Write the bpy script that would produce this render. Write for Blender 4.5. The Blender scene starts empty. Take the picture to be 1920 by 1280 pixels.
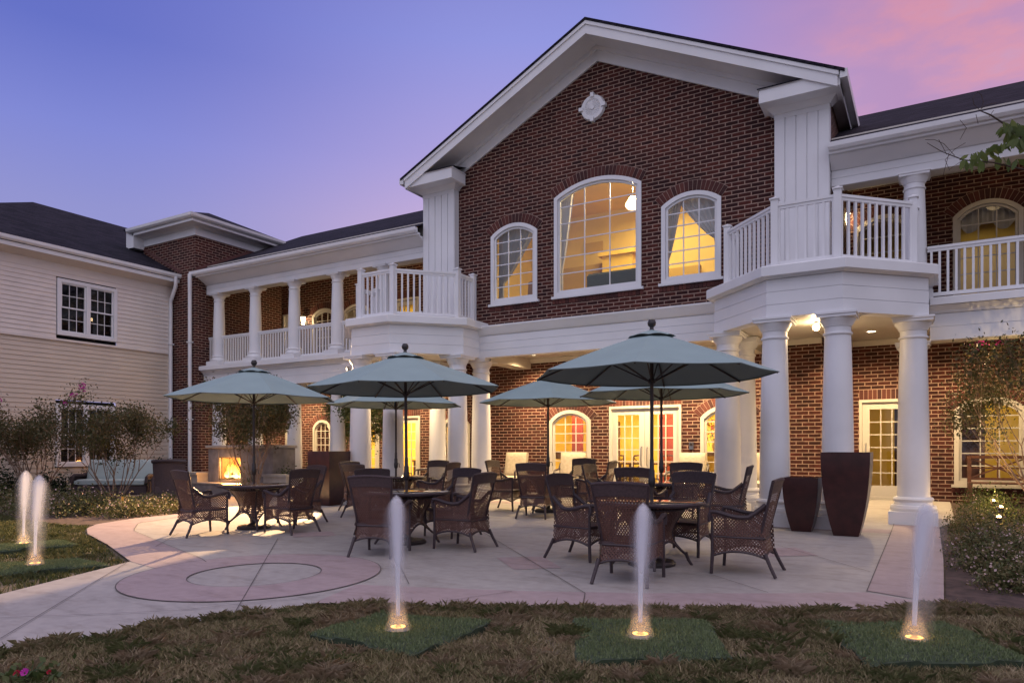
import bpy, bmesh, math, random
import numpy as np
from mathutils import Vector, Matrix
S = bpy.context.scene
COL = S.collection
R = math.radians
PI = math.pi
random.seed(7)
rng = np.random.default_rng(7)

# ------------------------------------------------------------------ camera
TH = math.atan((1745 - 960) / 1330.0)
FW = Vector((-math.sin(TH), math.cos(TH), 0))
RT = Vector((math.cos(TH), math.sin(TH), 0))
cam = bpy.data.cameras.new('camera')
cam.sensor_width = 36
cam.lens = 36 * 1330 / 1920
cam.shift_y = (843 - 640) / 1920
cam.clip_end = 800
co = bpy.data.objects.new('camera', cam)
co.location = (0, 0, 1.27)
co.rotation_euler = (R(90), 0, TH)
COL.objects.link(co)
S.camera = co
S.view_settings.view_transform = 'Standard'
S.view_settings.look = 'None'
S.view_settings.exposure = 0.0
S.cycles.max_bounces = 6
S.cycles.transparent_max_bounces = 24
S.cycles.sample_clamp_indirect = 3.0
S.cycles.caustics_reflective = False
S.cycles.caustics_refractive = False

# ------------------------------------------------------------------ dusk sky
W = bpy.data.worlds.new('World')
S.world = W
W.use_nodes = True
nt = W.node_tree
nt.nodes.clear()
def wn(t, **k):
    n = nt.nodes.new(t)
    for a, b in k.items(): setattr(n, a, b)
    return n
def wl(a, b): nt.links.new(a, b)
tc = wn('ShaderNodeTexCoord')
def wdot(v):
    n = wn('ShaderNodeVectorMath', operation='DOT_PRODUCT')
    wl(tc.outputs['Generated'], n.inputs[0]); n.inputs[1].default_value = v
    return n.outputs['Value']
def wmap(src, a, b, smooth=True):
    n = wn('ShaderNodeMapRange', interpolation_type='SMOOTHSTEP' if smooth else 'LINEAR')
    wl(src, n.inputs['Value']); n.inputs['From Min'].default_value = a; n.inputs['From Max'].default_value = b
    return n.outputs['Result']
def wramp(src, stops):
    n = wn('ShaderNodeValToRGB'); wl(src, n.inputs[0])
    e = n.color_ramp.elements
    while len(e) < len(stops): e.new(0.5)
    for i, (p, c) in enumerate(stops): e[i].position = p; e[i].color = (*c, 1)
    return n.outputs['Color']
def wmix(f, a, b):
    n = wn('ShaderNodeMix', data_type='RGBA'); wl(f, n.inputs['Factor']); wl(a, n.inputs[6]); wl(b, n.inputs[7])
    return n.outputs[2]
zz = wdot((0, 0, 1)); rr = wdot(tuple(RT)); ff = wdot(tuple(FW))
left = wramp(zz, [(0.0, (.42, .38, .64)), (.285, (.29, .30, .64)), (.365, (.223, .255, .67)), (.457, (.135, .172, .575)), (.54, (.125, .15, .54)), (.9, (.9, .85, 1.1)), (1, (1.3, 1.2, 1.4))])
mid = wramp(zz, [(0.0, (.62, .46, .66)), (.30, (.60, .44, .69)), (.38, (.44, .37, .72)), (.50, (.29, .31, .74)), (.62, (.2, .21, .58)), (.9, (.9, .85, 1.1)), (1, (1.3, 1.2, 1.4))])
rght = wramp(zz, [(0.0, (.58, .42, .62)), (.36, (.55, .40, .66)), (.42, (.53, .36, .61)), (.47, (.49, .27, .49)), (.53, (.46, .24, .46)), (.9, (.9, .85, 1.1)), (1, (1.3, 1.2, 1.4))])
nz = wn('ShaderNodeTexNoise'); nz.inputs['Scale'].default_value = 6.5; nz.inputs['Detail'].default_value = 6.0; nz.inputs['Roughness'].default_value = .55
mp = wn('ShaderNodeMapping'); mp.inputs['Scale'].default_value = (1, 1, 2.6)
wl(tc.outputs['Generated'], mp.inputs['Vector']); wl(mp.outputs[0], nz.inputs['Vector'])
cl = wramp(nz.outputs['Fac'], [(.40, (.47, .27, .50)), (.50, (.56, .29, .48)), (.60, (.72, .31, .40)), (.75, (.56, .36, .58))])
add = wn('ShaderNodeMath', operation='MULTIPLY'); add.inputs[1].default_value = .75
wl(wmap(rr, .22, .45), add.inputs[0])
rght = wmix(add.outputs[0], rght, cl)
sky = wmix(wmap(rr, -.50, .02), left, mid)
sky = wmix(wmap(rr, .08, .46), sky, rght)
back = wramp(zz, [(0.0, (.50, .50, .62)), (.3, (.58, .60, .82)), (.6, (.95, .92, 1.15)), (1, (1.35, 1.25, 1.45))])
sky = wmix(wmap(ff, .30, -.45), sky, back)
bg = wn('ShaderNodeBackground'); wl(sky, bg.inputs['Color']); bg.inputs['Strength'].default_value = 1.0
wo = wn('ShaderNodeOutputWorld'); wl(bg.outputs[0], wo.inputs['Surface'])

# last glow of the set sun, broad and weak, from behind the camera
sl = bpy.data.lights.new('sun', 'SUN'); sl.energy = .12; sl.angle = R(70); sl.color = (.95, .9, 1)
so = bpy.data.objects.new('sun', sl); so.rotation_euler = (R(50), 0, TH); so.location = (0, -20, 30); COL.objects.link(so)

def lamp(name, kind, loc, power, color=(1, .70, .36), size=.1, parent=None, spot=None, aim=None, blend=.5):
    l = bpy.data.lights.new(name, kind); l.energy = power; l.color = color
    if kind in ('POINT', 'SPOT'): l.shadow_soft_size = size
    if kind == 'AREA': l.size = size
    if kind == 'SPOT': l.spot_size = R(spot); l.spot_blend = blend
    o = bpy.data.objects.new(name, l); o.location = loc; COL.objects.link(o)
    if aim is not None:
        o.rotation_euler = (Vector(aim) - Vector(loc)).to_track_quat('-Z', 'Y').to_euler()
    return o

def G(y):
    return max(-.6, -.016 * (12 - y)) if y < 12 else min(.21, .035 * (y - 12))

# ------------------------------------------------------------------ materials
def M(name):
    m = bpy.data.materials.new(name); m.use_nodes = True
    return m, m.node_tree, m.node_tree.nodes['Principled BSDF']
def nd(t, ty, **k):
    n = t.nodes.new(ty)
    for a, b in k.items(): setattr(n, a, b)
    return n
def ramp(t, src, stops, interp='LINEAR'):
    n = nd(t, 'ShaderNodeValToRGB'); t.links.new(src, n.inputs[0]); e = n.color_ramp.elements
    n.color_ramp.interpolation = interp
    while len(e) < len(stops): e.new(.5)
    for i, (p, c) in enumerate(stops): e[i].position = p; e[i].color = (*c, 1)
    return n.outputs['Color']
def noise(t, scale, detail=4, coord='Object', mapping=None, rough=.5):
    c = nd(t, 'ShaderNodeTexCoord'); n = nd(t, 'ShaderNodeTexNoise')
    n.inputs['Scale'].default_value = scale; n.inputs['Detail'].default_value = detail; n.inputs['Roughness'].default_value = rough
    src = c.outputs[coord]
    if mapping:
        m = nd(t, 'ShaderNodeMapping'); m.inputs['Scale'].default_value = mapping; t.links.new(src, m.inputs[0]); src = m.outputs[0]
    t.links.new(src, n.inputs['Vector'])
    return n.outputs['Fac']
def bump(t, p, src, strength=.3, dist=.01):
    b = nd(t, 'ShaderNodeBump'); b.inputs['Strength'].default_value = strength; b.inputs['Distance'].default_value = dist
    t.links.new(src, b.inputs['Height']); t.links.new(b.outputs[0], p.inputs['Normal'])
def plain(name, c, rough=.6, var=.12, scale=3.0, metal=0, spec=.5, bmp=0, bscale=60):
    m, t, p = M(name)
    lo = tuple(x * (1 - var) for x in c); hi = tuple(min(1, x * (1 + var)) for x in c)
    t.links.new(ramp(t, noise(t, scale), [(.3, lo), (.7, hi)]), p.inputs['Base Color'])
    p.inputs['Roughness'].default_value = rough; p.inputs['Metallic'].default_value = metal
    p.inputs['Specular IOR Level'].default_value = spec
    if bmp: bump(t, p, noise(t, bscale, 3), bmp, .004)
    return m
def emit(name, c, s):
    m, t, p = M(name)
    p.inputs['Base Color'].default_value = (*c, 1)
    p.inputs['Emission Color'].default_value = (*c, 1); p.inputs['Emission Strength'].default_value = s
    return m
def island(name, stops, rough=.6, trans=0.0, spec=.3, nscale=1.2, nmix=.5):
    m, t, p = M(name)
    g = nd(t, 'ShaderNodeNewGeometry')
    ma = nd(t, 'ShaderNodeMath', operation='MULTIPLY'); ma.inputs[1].default_value = 1 - nmix
    t.links.new(g.outputs['Random Per Island'], ma.inputs[0])
    c = nd(t, 'ShaderNodeTexNoise'); c.inputs['Scale'].default_value = nscale; c.inputs['Detail'].default_value = 3
    t.links.new(g.outputs['Position'], c.inputs['Vector'])
    mb_ = nd(t, 'ShaderNodeMath', operation='MULTIPLY_ADD'); mb_.inputs[1].default_value = nmix
    t.links.new(c.outputs['Fac'], mb_.inputs[0]); t.links.new(ma.outputs[0], mb_.inputs[2])
    col = ramp(t, mb_.outputs[0], stops)
    t.links.new(col, p.inputs['Base Color'])
    p.inputs['Roughness'].default_value = rough; p.inputs['Specular IOR Level'].default_value = spec
    if trans:
        tr = nd(t, 'ShaderNodeBsdfTranslucent'); t.links.new(col, tr.inputs['Color'])
        mx = nd(t, 'ShaderNodeMixShader'); mx.inputs[0].default_value = trans
        t.links.new(p.outputs[0], mx.inputs[1]); t.links.new(tr.outputs[0], mx.inputs[2])
        t.links.new(mx.outputs[0], t.nodes['Material Output'].inputs['Surface'])
    return m

def brick_mat(name, a, b, mortar):
    m, t, p = M(name)
    c = nd(t, 'ShaderNodeTexCoord'); s = nd(t, 'ShaderNodeSeparateXYZ'); t.links.new(c.outputs['Object'], s.inputs[0])
    ad = nd(t, 'ShaderNodeMath', operation='ADD'); t.links.new(s.outputs[0], ad.inputs[0]); t.links.new(s.outputs[1], ad.inputs[1])
    cb = nd(t, 'ShaderNodeCombineXYZ'); t.links.new(ad.outputs[0], cb.inputs[0]); t.links.new(s.outputs[2], cb.inputs[1])
    br = nd(t, 'ShaderNodeTexBrick'); t.links.new(cb.outputs[0], br.inputs['Vector'])
    br.inputs['Scale'].default_value = 1; br.inputs['Brick Width'].default_value = .252; br.inputs['Row Height'].default_value = .0815
    br.inputs['Mortar Size'].default_value = .010; br.inputs['Mortar Smooth'].default_value = .15; br.inputs['Bias'].default_value = -.1
    br.inputs['Color1'].default_value = (*a, 1); br.inputs['Color2'].default_value = (*b, 1); br.inputs['Mortar'].default_value = (*mortar, 1)
    nf = noise(t, 14, 5)
    mx = nd(t, 'ShaderNodeMix', data_type='RGBA', blend_type='MULTIPLY'); mx.inputs['Factor'].default_value = 1
    t.links.new(br.outputs['Color'], mx.inputs[6]); t.links.new(ramp(t, nf, [(.25, (.62, .62, .62)), (.75, (1.2, 1.15, 1.1))]), mx.inputs[7])
    nf2 = noise(t, .7, 3)
    mx2 = nd(t, 'ShaderNodeMix', data_type='RGBA', blend_type='MULTIPLY'); mx2.inputs['Factor'].default_value = 1
    t.links.new(mx.outputs[2], mx2.inputs[6]); t.links.new(ramp(t, nf2, [(.3, (.85, .85, .87)), (.7, (1.08, 1.05, 1.04))]), mx2.inputs[7])
    t.links.new(mx2.outputs[2], p.inputs['Base Color'])
    p.inputs['Roughness'].default_value = .85; p.inputs['Specular IOR Level'].default_value = .2
    inv = nd(t, 'ShaderNodeMath', operation='SUBTRACT'); inv.inputs[0].default_value = 1; t.links.new(br.outputs['Fac'], inv.inputs[1])
    bump(t, p, inv.outputs[0], .6, .008)
    return m

def glass_mat(name, tint=(.93, .95, .95)):
    m, t, p = M(name)
    t.nodes.remove(p)
    tr = nd(t, 'ShaderNodeBsdfTransparent'); tr.inputs['Color'].default_value = (*tint, 1)
    gl = nd(t, 'ShaderNodeBsdfGlossy'); gl.inputs['Roughness'].default_value = .02
    fr = nd(t, 'ShaderNodeFresnel'); fr.inputs['IOR'].default_value = 1.6
    mu = nd(t, 'ShaderNodeMath', operation='MULTIPLY'); mu.inputs[1].default_value = 1.25; mu.use_clamp = True
    t.links.new(fr.outputs[0], mu.inputs[0])
    mx = nd(t, 'ShaderNodeMixShader'); t.links.new(mu.outputs[0], mx.inputs[0]); t.links.new(tr.outputs[0], mx.inputs[1]); t.links.new(gl.outputs[0], mx.inputs[2])
    t.links.new(mx.outputs[0], t.nodes['Material Output'].inputs['Surface'])
    return m

def weave_mat(name, c1, c2, pitch=.026, hole=.5, dense=False):
    """wicker: strands crossing on the diagonal, small openings between them (UV in metres)"""
    m, t, p = M(name)
    uv = nd(t, 'ShaderNodeUVMap'); s = nd(t, 'ShaderNodeSeparateXYZ'); t.links.new(uv.outputs[0], s.inputs[0])
    def mth(op, a, b=None):
        n = nd(t, 'ShaderNodeMath', operation=op)
        for i, v in enumerate((a, b)):
            if v is None: continue
            if isinstance(v, (int, float)): n.inputs[i].default_value = v
            else: t.links.new(v, n.inputs[i])
        return n.outputs[0]
    k = 2 * PI / pitch
    su = mth('SINE', mth('MULTIPLY', s.outputs[0], k)); sv = mth('SINE', mth('MULTIPLY', s.outputs[1], k * .8))
    pr = mth('MULTIPLY', su, sv)
    col = ramp(t, noise(t, 40, 4), [(.3, c1), (.7, c2)])
    mx = nd(t, 'ShaderNodeMix', data_type='RGBA', blend_type='MULTIPLY'); mx.inputs['Factor'].default_value = .5
    t.links.new(col, mx.inputs[6]); t.links.new(ramp(t, mth('MULTIPLY_ADD', pr, .5), [(0, (.5, .5, .5)), (1, (1.3, 1.3, 1.3))]), mx.inputs[7])
    t.links.new(mx.outputs[2], p.inputs['Base Color']); p.inputs['Roughness'].default_value = .5
    bump(t, p, pr, .5, .004)
    if not dense:
        al = mth('LESS_THAN', pr, hole)
        t.links.new(al, p.inputs['Alpha'])
    return m

def concrete(name, a, b, spec=.35):
    m, t, p = M(name)
    n1 = noise(t, .55, 6, mapping=(1, 1, 1), rough=.6); n2 = noise(t, 9, 4)
    mx = nd(t, 'ShaderNodeMix', data_type='RGBA', blend_type='MULTIPLY'); mx.inputs['Factor'].default_value = 1
    t.links.new(ramp(t, n1, [(.3, a), (.7, b)]), mx.inputs[6]); t.links.new(ramp(t, n2, [(.3, (.9, .9, .9)), (.7, (1.06, 1.06, 1.06))]), mx.inputs[7])
    n3 = noise(t, 1.6, 5, mapping=(1, 3, 1), rough=.7)
    mx2 = nd(t, 'ShaderNodeMix', data_type='RGBA', blend_type='MULTIPLY'); mx2.inputs['Factor'].default_value = 1
    t.links.new(mx.outputs[2], mx2.inputs[6]); t.links.new(ramp(t, n3, [(.28, (.74, .72, .70)), (.5, (1, 1, 1))]), mx2.inputs[7])
    t.links.new(mx2.outputs[2], p.inputs['Base Color'])
    p.inputs['Roughness'].default_value = .62; p.inputs['Specular IOR Level'].default_value = spec
    bump(t, p, noise(t, 120, 2), .12, .002)
    return m

def shingle_mat(name):
    m, t, p = M(name)
    c = nd(t, 'ShaderNodeTexCoord'); s = nd(t, 'ShaderNodeSeparateXYZ'); t.links.new(c.outputs['Object'], s.inputs[0])
    ad = nd(t, 'ShaderNodeMath', operation='ADD'); t.links.new(s.outputs[0], ad.inputs[0]); t.links.new(s.outputs[1], ad.inputs[1])
    cb = nd(t, 'ShaderNodeCombineXYZ'); t.links.new(ad.outputs[0], cb.inputs[0]); t.links.new(s.outputs[2], cb.inputs[1])
    br = nd(t, 'ShaderNodeTexBrick'); t.links.new(cb.outputs[0], br.inputs['Vector']); br.inputs['Scale'].default_value = 1
    br.inputs['Brick Width'].default_value = .33; br.inputs['Row Height'].default_value = .065; br.inputs['Mortar Size'].default_value = .006
    br.inputs['Color1'].default_value = (.009, .008, .014, 1); br.inputs['Color2'].default_value = (.026, .022, .034, 1); br.inputs['Mortar'].default_value = (.003, .003, .005, 1)
    t.links.new(br.outputs['Color'], p.inputs['Base Color']); p.inputs['Roughness'].default_value = .95; p.inputs['Specular IOR Level'].default_value = .15
    inv = nd(t, 'ShaderNodeMath', operation='SUBTRACT'); inv.inputs[0].default_value = 1; t.links.new(br.outputs['Fac'], inv.inputs[1])
    bump(t, p, inv.outputs[0], .8, .01)
    return m

def water_mat(name, k, power, streak=14):
    m, t, p = M(name); t.nodes.remove(p)
    lw = nd(t, 'ShaderNodeLayerWeight'); lw.inputs['Blend'].default_value = .5
    inv = nd(t, 'ShaderNodeMath', operation='SUBTRACT'); inv.inputs[0].default_value = 1; t.links.new(lw.outputs['Facing'], inv.inputs[1])
    pw = nd(t, 'ShaderNodeMath', operation='POWER'); t.links.new(inv.outputs[0], pw.inputs[0]); pw.inputs[1].default_value = power
    c = nd(t, 'ShaderNodeTexCoord'); mpn = nd(t, 'ShaderNodeMapping'); mpn.inputs['Scale'].default_value = (streak, streak, 1.3)
    n = nd(t, 'ShaderNodeTexNoise'); n.inputs['Scale'].default_value = 2.2; n.inputs['Detail'].default_value = 3
    t.links.new(c.outputs['Object'], mpn.inputs[0]); t.links.new(mpn.outputs[0], n.inputs['Vector'])
    mr = nd(t, 'ShaderNodeMapRange'); t.links.new(n.outputs['Fac'], mr.inputs['Value'])
    mr.inputs['From Min'].default_value = .3; mr.inputs['From Max'].default_value = .7; mr.inputs['To Min'].default_value = .86; mr.inputs['To Max'].default_value = 1.05
    uv = nd(t, 'ShaderNodeUVMap'); sx = nd(t, 'ShaderNodeSeparateXYZ'); t.links.new(uv.outputs[0], sx.inputs[0])
    a = nd(t, 'ShaderNodeMath', operation='MULTIPLY'); t.links.new(pw.outputs[0], a.inputs[0]); t.links.new(mr.outputs[0], a.inputs[1])
    b = nd(t, 'ShaderNodeMath', operation='MULTIPLY'); b.use_clamp = True; t.links.new(a.outputs[0], b.inputs[0]); b.inputs[1].default_value = k
    b2 = nd(t, 'ShaderNodeMath', operation='MULTIPLY'); b2.use_clamp = True; t.links.new(b.outputs[0], b2.inputs[0]); t.links.new(sx.outputs[1], b2.inputs[1])
    d = nd(t, 'ShaderNodeBsdfDiffuse'); d.inputs['Color'].default_value = (.86, .87, .92, 1)
    tl = nd(t, 'ShaderNodeBsdfTranslucent'); tl.inputs['Color'].default_value = (.86, .87, .92, 1)
    dm = nd(t, 'ShaderNodeMixShader'); dm.inputs[0].default_value = .5; t.links.new(d.outputs[0], dm.inputs[1]); t.links.new(tl.outputs[0], dm.inputs[2])
    tr = nd(t, 'ShaderNodeBsdfTransparent')
    mx = nd(t, 'ShaderNodeMixShader'); t.links.new(b2.outputs[0], mx.inputs[0]); t.links.new(tr.outputs[0], mx.inputs[1]); t.links.new(dm.outputs[0], mx.inputs[2])
    t.links.new(mx.outputs[0], t.nodes['Material Output'].inputs['Surface'])
    return m

WHITE = plain('white_trim', (.69, .685, .70), .45, .055, 1.3)
CREAM = plain('porch_paint_dimmed', (.55, .51, .45), .5, .04, 2.0)  # paint colour darkened so trim under the porch lamps doesn't blow out
BRICK = brick_mat('brick', (.082, .022, .017), (.026, .010, .011), (.33, .235, .19))
BRICKD = island('brick_solid', [(.2, (.050, .020, .019)), (.5, (.085, .027, .023)), (.85, (.110, .036, .028))], .85, nmix=.15)
MORTAR = plain('mortar', (.38, .27, .22), .9)
SHING = shingle_mat('shingles')
SIDING = plain('clapboard', (.65, .585, .54), .55, .05, 1.5)
SIDING2 = plain('clapboard_tan', (.56, .475, .39), .55, .05, 1.5)
GLASS = glass_mat('glass')
CONC = concrete('concrete', (.305, .278, .26), (.385, .352, .33))
PINK = concrete('pink_concrete', (.31, .238, .238), (.37, .285, .285))
JOINT = plain('joint', (.09, .075, .07), .9)
SOIL = plain('soil', (.13, .10, .065), .95, .5, 6, bmp=.6, bscale=25)
MULCH = plain('mulch', (.060, .036, .030), .95, .5, 9, bmp=.9, bscale=30)
WICK = weave_mat('wicker_weave', (.085, .036, .027), (.150, .068, .050), .034, .36)
WICKT = weave_mat('wicker_tight', (.046, .026, .028), (.076, .044, .045), .012, 1, True)
WICKF = plain('wicker_wrap', (.040, .024, .028), .5, .3, 60, bmp=.4, bscale=120)
DARKM = plain('dark_metal', (.022, .016, .016), .4, .2, 8)
BRONZE = plain('bronze_pole', (.045, .028, .024), .35, .15, 8)
def top_mat():
    m = plain('table_glass', (.13, .10, .09), .03, .1, 4, spec=1.0); m.node_tree.nodes['Principled BSDF'].inputs['Coat Weight'].default_value = 1.0; m.node_tree.nodes['Principled BSDF'].inputs['Coat Roughness'].default_value = .02
    return m
TOP = top_mat()
CANV = plain('canvas_blue', (.24, .315, .318), .8, .05, 2.0, spec=.1)
CUSH = plain('cushion_blue', (.42, .49, .48), .85, .06, 3, bmp=.2, bscale=90)
CUSHC = plain('cushion_cream', (.46, .39, .29), .85, .12, 18, bmp=.2, bscale=70)
CUSHB = plain('seat_pad', (.06, .035, .03), .8, .15, 20)
POT = plain('planter_glaze', (.038, .0095, .0085), .3, .35, 7)
STONE = plain('stone_grey', (.20, .185, .19), .85, .25, 5, bmp=.6, bscale=12)
STONEL = plain('stone_cap', (.34, .31, .28), .8, .12, 5, bmp=.2)
BARK = plain('bark', (.20, .13, .09), .85, .35, 14, bmp=.5, bscale=40)
BARKD = plain('bark_dark', (.045, .026, .018), .85, .3, 20)
LEAF = island('leaf_myrtle', [(.15, (.034, .044, .016)), (.42, (.072, .076, .028)), (.68, (.14, .10, .045)), (.95, (.19, .09, .05))], .55, .30)
LEAFG = island('leaf_green', [(.2, (.035, .055, .018)), (.55, (.075, .10, .028)), (.9, (.13, .14, .045))], .5, .35)
LEAFO = island('leaf_branch', [(.2, (.07, .105, .025)), (.55, (.13, .17, .04)), (.9, (.22, .22, .06))], .5, .45)
SHRUB = island('leaf_shrub', [(.12, (.046, .056, .018)), (.48, (.098, .105, .036)), (.75, (.19, .135, .062)), (.95, (.25, .15, .09))], .6, .2)
HEDGE = island('leaf_hedge', [(.2, (.010, .020, .009)), (.6, (.022, .040, .016)), (.95, (.04, .06, .02))], .5, .15)
BLOOM = island('bloom_pale', [(.2, (.40, .27, .25)), (.8, (.62, .46, .45))], .7, .2)
BLOOMM = island('bloom_magenta', [(.2, (.35, .02, .22)), (.8, (.6, .05, .35))], .6, .2)
GRASS = island('grass_dry', [(.14, (.105, .125, .044)), (.36, (.21, .185, .085)), (.58, (.34, .27, .155)), (.85, (.54, .43, .29))], .7, .2, nscale=1.1, nmix=.62)
GRASSE = island('grass_edge', [(.10, (.15, .18, .07)), (.4, (.29, .26, .125)), (.65, (.44, .35, .20)), (.9, (.60, .48, .33))], .7, .35, nscale=2.5, nmix=.5)
GRASSL = island('grass_left', [(.15, (.040, .060, .018)), (.5, (.085, .095, .032)), (.9, (.20, .155, .075))], .7, .2, nscale=.9, nmix=.55)  # darker, greener blades for the left lawn
TURF = island('turf_green', [(.2, (.10, .135, .055)), (.8, (.18, .22, .105))], .7, .1, nscale=2, nmix=.4)
TURFB = plain('turf_base', (.030, .045, .022), .9, .3, 30)
METAL = plain('steel', (.45, .44, .42), .3, .05, 5, metal=1)
YELLOW = plain('wall_yellow', (.74, .50, .07), .8, .06, 1.5)
OCHRE = plain('wall_ochre', (.46, .30, .05), .8, .08, 1.5)
PEACH = plain('wall_peach', (.70, .52, .15), .8, .05, 1.5)
RED = plain('wall_red', (.24, .028, .010), .8, .08, 2)
WOODD = plain('wood_dark', (.10, .035, .016), .45, .3, 12)
FLOORW = plain('floor_wood', (.22, .12, .05), .5, .2, 4)
CURT = plain('curtain', (.55, .52, .50), .85, .06, 3)
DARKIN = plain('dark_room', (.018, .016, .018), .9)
BULB = emit('bulb_warm', (1, .50, .10), 4)
BULBH = emit('bulb_hot', (1, .80, .48), 25)
BULBS = emit('shade_lit', (1, .78, .42), 5)
WAT = water_mat('water_plume', .68, 2.3, 7)
WATJ = water_mat('water_jet', 1.25, .7, 30)
COPPER = plain('copper_flash', (.10, .035, .028), .6)

# ------------------------------------------------------------------ mesh tools
class MB:
    def __init__(s): s.v = []; s.f = []; s.uv = {}
    def add(s, vs, fs, uvs=None):
        b = len(s.v); s.v += [tuple(map(float, x)) for x in vs]
        for i, f in enumerate(fs):
            if uvs: s.uv[len(s.f)] = [uvs[j] for j in f]
            s.f.append(tuple(b + j for j in f))
        return s
    def box(s, x0, x1, y0, y1, z0, z1):
        return s.add([(x0, y0, z0), (x1, y0, z0), (x1, y1, z0), (x0, y1, z0), (x0, y0, z1), (x1, y0, z1), (x1, y1, z1), (x0, y1, z1)],
                     [(0, 3, 2, 1), (4, 5, 6, 7), (0, 1, 5, 4), (1, 2, 6, 5), (2, 3, 7, 6), (3, 0, 4, 7)])
    def obox(s, c, ax, ay, az, hx, hy, hz):
        c = Vector(c); ax, ay, az = Vector(ax).normalized(), Vector(ay).normalized(), Vector(az).normalized()
        vs = [c + ax * hx * i + ay * hy * j + az * hz * k for k in (-1, 1) for (i, j) in ((-1, -1), (1, -1), (1, 1), (-1, 1))]
        return s.add(vs, [(0, 3, 2, 1), (4, 5, 6, 7), (0, 1, 5, 4), (1, 2, 6, 5), (2, 3, 7, 6), (3, 0, 4, 7)])
    def bar(s, p, q, w, d, up=(0, 0, 1)):
        p, q = Vector(p), Vector(q); a = (q - p); L = a.length; a.normalize(); u = Vector(up)
        sd = a.cross(u)
        if sd.length < 1e-4: sd = a.cross(Vector((1, 0, 0)))
        sd.normalize(); u2 = sd.cross(a)
        return s.obox((p + q) / 2, a, sd, u2, L / 2, w / 2, d / 2)
    def tube(s, pts, r, n=8, cap=True):
        pts = [Vector(p) for p in pts]; rs = r if isinstance(r, (list, tuple)) else [r] * len(pts)
        rings = []; pu = None
        for i, p in enumerate(pts):
            t = (pts[min(i + 1, len(pts) - 1)] - pts[max(i - 1, 0)]).normalized()
            if pu is None:
                pu = t.cross(Vector((0, 0, 1)))
                if pu.length < 1e-3: pu = t.cross(Vector((1, 0, 0)))
            pu = (pu - t * pu.dot(t)).normalized(); w = t.cross(pu)
            rings.append([p + (pu * math.cos(2 * PI * k / n) + w * math.sin(2 * PI * k / n)) * rs[i] for k in range(n)])
        vs = [v for rg in rings for v in rg]; fs = []
        for i in range(len(pts) - 1):
            for k in range(n): fs.append((i * n + k, i * n + (k + 1) % n, (i + 1) * n + (k + 1) % n, (i + 1) * n + k))
        if cap: fs += [tuple(range(n))[::-1], tuple((len(pts) - 1) * n + k for k in range(n))]
        return s.add(vs, fs)
    def lathe(s, prof, n=24, c=(0, 0, 0), uv=False, cap=True, shift=None):
        vs = []; fs = []; uvs = []
        m = len(prof)
        for i, (r, z) in enumerate(prof):
            dx, dy = shift(z) if shift else (0, 0)
            for k in range(n + 1 if uv else n):
                a = 2 * PI * k / n
                vs.append((c[0] + dx + r * math.cos(a), c[1] + dy + r * math.sin(a), c[2] + z)); uvs.append((k / n, i / (m - 1)))
        w = n + 1 if uv else n
        for i in range(m - 1):
            for k in range(n): fs.append((i * w + k, i * w + (k + 1) % w, (i + 1) * w + (k + 1) % w, (i + 1) * w + k))
        if cap and not uv: fs += [tuple(range(n))[::-1], tuple((m - 1) * n + k for k in range(n))]
        return s.add(vs, fs, uvs if uv else None)
    def grid(s, fn, nu, nv, uvfn=None):
        vs = []; uvs = []; fs = []
        for j in range(nv + 1):
            for i in range(nu + 1):
                u, v = i / nu, j / nv; vs.append(fn(u, v)); uvs.append(uvfn(u, v) if uvfn else (u, v))
        for j in range(nv):
            for i in range(nu):
                a = j * (nu + 1) + i; fs.append((a, a + 1, a + nu + 2, a + nu + 1))
        return s.add(vs, fs, uvs)
    def prism(s, poly, fn, d0, d1):
        """2-D polygon through fn(a, z, depth)"""
        n = len(poly); vs = [fn(a, z, d0) for a, z in poly] + [fn(a, z, d1) for a, z in poly]
        fs = [tuple(range(n)), tuple(range(2 * n - 1, n - 1, -1))] + [(i, n + i, n + (i + 1) % n, (i + 1) % n) for i in range(n)]
        return s.add(vs, fs)
    def ring(s, outer, inner, fn, d0, d1):
        n = len(outer); vs = [fn(a, z, d) for d in (d0, d1) for L in (outer, inner) for a, z in L]
        fs = []
        for i in range(n):
            j = (i + 1) % n
            fs += [(i, j, n + j, n + i), (2 * n + i, 3 * n + i, 3 * n + j, 2 * n + j), (i, 2 * n + i, 2 * n + j, j), (n + i, n + j, 3 * n + j, 3 * n + i)]
        return s.add(vs, fs)
    def sweep(s, path, prof, caps=True):
        """profile (outward offset, z) along a plan path; outward is to the right of travel"""
        P = [Vector((x, y, 0)) for x, y in path]; n = len(P); offs = []
        for i in range(n):
            ns = []
            if i > 0: d = (P[i] - P[i - 1]).normalized(); ns.append(Vector((d.y, -d.x, 0)))
            if i < n - 1: d = (P[i + 1] - P[i]).normalized(); ns.append(Vector((d.y, -d.x, 0)))
            offs.append(ns[0] if len(ns) == 1 else (ns[0] + ns[1]) / (1 + ns[0].dot(ns[1])))
        m = len(prof); vs = []
        for i in range(n):
            for o, z in prof: q = P[i] + offs[i] * o; vs.append((q.x, q.y, z))
        fs = [(i * m + k, (i + 1) * m + k, (i + 1) * m + (k + 1) % m, i * m + (k + 1) % m) for i in range(n - 1) for k in range(m)]
        if caps: fs += [tuple(range(m)), tuple((n - 1) * m + k for k in range(m))[::-1]]
        return s.add(vs, fs)
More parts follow.
